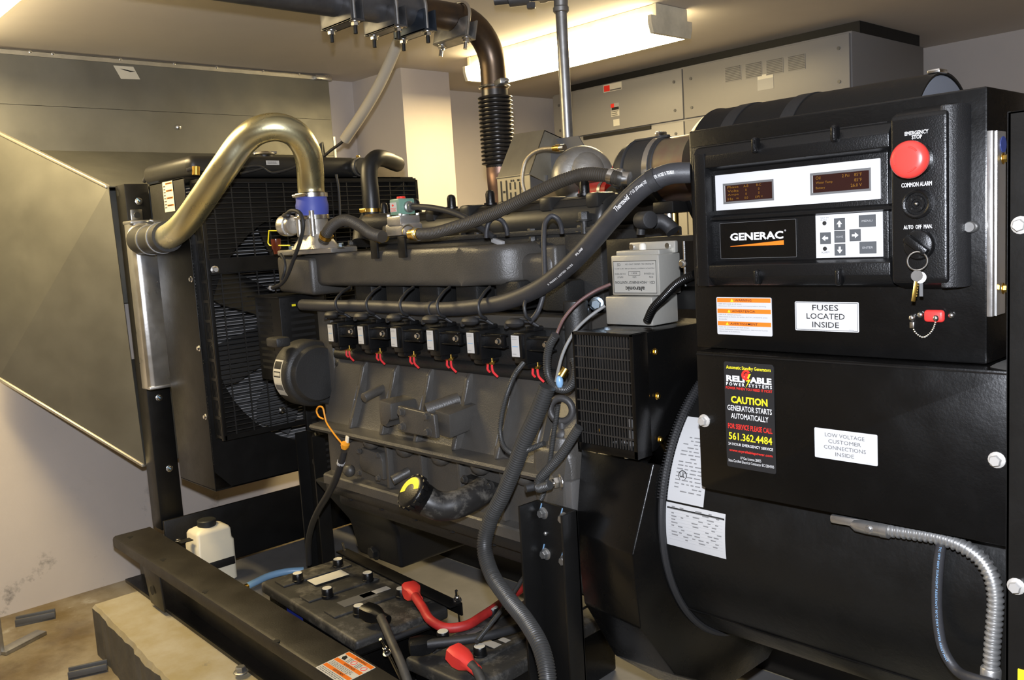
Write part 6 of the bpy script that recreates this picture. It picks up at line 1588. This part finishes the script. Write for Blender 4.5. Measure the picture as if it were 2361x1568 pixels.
# steel heat shield with stencilled HOT
hs_ = thing('heat_shield', 'pale steel heat shield box stencilled HOT below the bellows', 'heat shield', (-2.1, 2.0, 1.5))
y0 = 1.98; A1, B1_, = U(1146, 411, y=y0), U(1221, 404, y=y0); zt_ = A1.z; xL, xR = A1.x, B1_.x
T1, T2 = V(xL, 2.067, 1.826), V(xR, 2.058, 1.822)
mb = MB(shiel)
mb.prism([V(xL, y0, zt_), V(xL, y0, 1.56), V(xR, y0, 1.56), V(xR, y0, zt_)], V(0, .003, 0))
mb.prism([V(xL, y0, zt_), V(xR, y0, zt_), T2, T1], V(0, .003, .002))
c_ = U(1284, 320, y=2.16); e_ = U(1240, 398, y=2.03)
mb.prism([V(xR, y0, zt_), T2, V(xR, c_.y, c_.z - .01), V(xR, 2.20, 1.70), V(xR, y0 + .12, 1.64)], V(-.003, 0, 0))
mb.prism([T1, T2, V(xR, c_.y, c_.z - .01), V(xL, c_.y, c_.z - .01)], V(0, 0, -.003))
mb.cyl(V(xL - .001, y0 - .001, zt_), V(xR + .001, y0 - .001, zt_), .0028, n=8); mb.build('shell', hs_)
hx_ = U(1183, 434, y=y0 - .001); mb = MB(ink)
# stencil letters built of bars
def bar(u0, v0, u1, v1):
    o = U(1153, 418, y=y0 - .0012); k = .070
    mb.poly([V(o.x + u * k, y0 - .0012, o.z - v * k) for u, v in ((u0, v1), (u1, v1), (u1, v0), (u0, v0))])
bar(0, 0, .09, 1); bar(.36, 0, .45, 1); bar(.15, .46, .30, .56)
bar(.62, .12, .70, .44); bar(.62, .56, .70, .88); bar(.93, .12, 1.01, .44); bar(.93, .56, 1.01, .88); bar(.70, 0, .79, .09); bar(.84, 0, .93, .09); bar(.70, .91, .79, 1); bar(.84, .91, .93, 1)
bar(1.14, 0, 1.27, .09); bar(1.33, 0, 1.46, .09); bar(1.255, .13, 1.345, 1)
lab(mb.build('stencil', hs_), 'HOT in black stencil letters')
mb = MB(cabd); q = [U(x, y, y=2.10) for x, y in ((1282, 320), (1333, 313), (1351, 344), (1300, 352), (1262, 405), (1240, 402), (1213, 392), (1238, 400), (1249, 399))]
mb.prism([q[0], q[1], q[2], q[3]], V(0, .003, 0)); mb.prism([U(x, y, y=2.08) for x, y in ((1268, 352), (1305, 352), (1290, 405), (1262, 416), (1248, 402))], V(0, .003, 0)); mb.prism([U(x, y, y=2.07) for x, y in ((1217, 391), (1239, 401), (1212, 404))], V(0, .002, 0)); mb.prism([U(x, y, y=2.05) for x, y in ((1222, 404), (1262, 404), (1262, 440), (1222, 440))], V(0, .003, 0))
lab(mb.build('dark_shield', hs_), 'dark grey inner shield plates')
mb = MB(braid); P = [U(1211, 448, y=1.93), U(1205, 425, y=1.93), U(1205, 400, y=1.935), U(1212, 372, y=1.94), U(1228, 354, y=1.945), U(1250, 344, y=1.95), U(1278, 342, y=1.95)]
mb.tube(P, .0065, 12); bl_ = mb.build('oil_line'); tag(bl_, 'looped braided steel oil line in front of the heat shield', 'oil line')
mb = MB(brass); a = P[-1]; d_ = V(1, 0, -.05); mb.lathe(a, d_, [(-.004, .008), (.008, .008), (.009, .0105), (.022, .0105), (.024, .008)], 14); mb.lathe(a + d_ * .022, d_, [(0, .009), (.012, .010), (.02, .010)], 12, zinc); mb.build('fitting', bl_)

# ---------------------------------------------------------------- air intake: rubber elbow, zinc duct, filter canister
ai = thing('intake_elbow', 'large black rubber intake elbow with worm clamp left of the panel', 'intake elbow', (-1.33, 1.75, 1.55))
ac2 = U(1500, 398, y=1.75); r = .079
mb = MB(rub); mb.lathe(V(ac2.x - .075, 1.75, ac2.z), X1, [(0, .03), (.002, .05), (.010, .066), (.025, .075), (.06, .079), (.135, .080), (.137, .0775)], 40); mb.torus(V(ac2.x - .028, 1.75, ac2.z), X1, .0775, .0045, 40, 8); mb.obox(V(ac2.x + .02, 1.735, ac2.z + .079), V(.05, 0, 0), V(0, .006, 0), V(0, 0, .003), bev=.002); mb.build('elbow', ai)
mb = MB(zinc); mb.lathe(V(ac2.x + .036, 1.75, ac2.z), X1, [(0, .080), (0, .0818), (.015, .0818), (.015, .080)], 44); mb.obox(V(ac2.x + .043, 1.74, ac2.z + .086), V(0, .016, 0), V(.007, 0, 0), V(0, 0, .006), bev=.003); mb.build('worm_clamp', ai)
mb = MB(ctin); mb.lathe(V(ac2.x + .06, 1.75, ac2.z), X1, [(0, .0765), (-1.215 - ac2.x - .06, .0765)], 40); lab(mb.build('duct', ai), 'iridescent zinc-plated duct')
mb = MB(satin); a = U(1540, 480, y=1.72); mb.box((a.x - .03, 1.70, a.z - .012), (a.x + .03, 1.78, a.z + .016), bev=.004); mb.cyl(V(a.x + .005, 1.735, a.z - .058), V(a.x + .005, 1.735, a.z - .01), .011, n=14, m=brass); mb.lathe(V(a.x - .005, 1.73, a.z - .035), V(0, 0, 1), [(0, .015), (.025, .015)], 16, zinc); mb.build('bracket', ai)
mb = MB(rub); a = U(1493, 507, y=1.60); mb.cyl(a + V(-.03, .01, 0), a + V(.012, -.004, 0), .020, n=18, bev=.003); mb.tube([U(1505, 512, y=1.66), U(1525, 510, y=1.67), U(1545, 524, y=1.68), U(1552, 534, y=1.68)], .017, 14); mb.tube([U(1478, 525, y=1.62), U(1477, 541, y=1.62)], .010, 10, smooth=False)
tag(mb.build('breather_hose'), 'short black breather hose with end plug below the intake elbow', 'hose')
af = thing('air_filter', 'long black air filter canister behind the control panel', 'air filter', (-.99, 1.91, 1.45))
fx0, fx1, fr_ = -1.275, -.725, .158; fz = 1.765 - fr_ + .003; fy = 1.885
mb = MB(MATS['satin_black_steel']); mb.lathe(V(fx0, fy, fz), X1, [(0, .12), (.0, .13), (.012, .148), (.03, fr_), (.036, fr_ + .003), (.042, fr_), (fx1 - fx0, fr_), (fx1 - fx0, fr_ - .004), (fx1 - fx0 - .012, fr_ - .006)], 72, caps=True); mb.build('canister', af)
for qx in (1708, 1846):
    xx = U(qx, 240 if qx < 1800 else 216, y=fy - .06).x; mb = MB(rub); mb.lathe(V(xx - .016, fy, fz), X1, [(0, fr_), (0, fr_ + .0025), (.032, fr_ + .0025), (.032, fr_)], 72); mb.build('strap', af)
mb = MB(mat('bluish_grey_enamel', (.20, .22, .26), .5)); mb.lathe(V(fx1 - .004, fy, fz), X1, [(0, fr_ - .006), (.002, fr_ - .008), (.003, .02)], 56); mb.build('end_cap', af)
mb = MB(zinc); mb.obox(V(fx1 - .008, fy - .02, fz + fr_), V(.012, 0, 0), V(0, .02, 0), V(0, 0, .004), bev=.002); mb.build('latch', af)

# ---------------------------------------------------------------- flexible steel conduit and black cable at the right
fc_ = thing('flexible_conduit', 'bright flexible steel conduit curving down past the barrel', 'conduit', U(2285, 1480, y=1.36))
P = [U(1998, 1213, y=1.388), U(2040, 1220, y=1.388), U(2100, 1228, y=1.387), U(2160, 1238, y=1.386), U(2215, 1257, y=1.385), U(2258, 1286, y=1.383), U(2284, 1325, y=1.38), U(2295, 1375, y=1.378), U(2293, 1430, y=1.376), U(2288, 1490, y=1.374), U(2284, 1568, y=1.372), U(2282, 1600, y=1.372)]
mb = MB(condz); mb.tube(P, .0122, 18, rib=(.0088, .0024)); mb.build('hose', fc_)
mb = MB(alup); d_ = (P[1] - P[0]).normalized(); mb.lathe(P[0] - d_ * .03, d_, [(0, .004), (.012, .012), (.03, .0135), (.055, .0135), (.056, .0145), (.068, .0145), (.07, .011)], 20); p = P[0] + d_ * .01
mb.obox(P[0] - d_ * .02 + V(-.012, 0, .004), d_ * .03, V(0, .008, 0), V(0, 0, .008), bev=.005); mb.hexbolt(p + V(0, -.013, 0), V(0, -1, 0), .005, .005); mb.build('connector', fc_)
mb = MB(alup); p, q = P[-3], P[-2]; d_ = (q - p).normalized(); mb.lathe(U(2285, 1540, y=1.373), d_, [(0, .0135), (.002, .0145), (.03, .0145)], 18); mb.build('lower_connector', fc_)
bk = thing('power_cable', 'black rubber cable with white print hanging beside the flexible conduit', 'cable', U(2165, 1400, y=1.385))
P = [U(2172, 1240, y=1.388), U(2164, 1300, y=1.388), U(2160, 1370, y=1.388), U(2163, 1440, y=1.388), U(2176, 1500, y=1.385), U(2205, 1545, y=1.378), U(2245, 1565, y=1.353), U(2300, 1578, y=1.343)]
mb = MB(hoseg); mb.tube(P, .0082, 14); mb.build('cable', bk)
Pk = smooth_path(P, 10); tx2 = MB(bluep); tmp = MB(bluep); tmp.text('TC 18/3 600V SUNLIGHT RESISTANT 90\u00b0C DRY WATER RESISTANT', V(0, 0, 0), V(1, 0, 0), V(0, 1, 0), bluep, w=.19, h=.0032, align='L'); out = []
for v in tmp.v:
    p, d_ = along(Pk, .012 + v.x); nrm = V(.3, -1, 0); nrm = (nrm - d_ * nrm.dot(d_)).normalized(); w = d_.cross(nrm) * -1; out.append(p + nrm * .0085 + w * v.y)
tx2.add(out, tmp.f, bluep); tx2.build('print', bk)
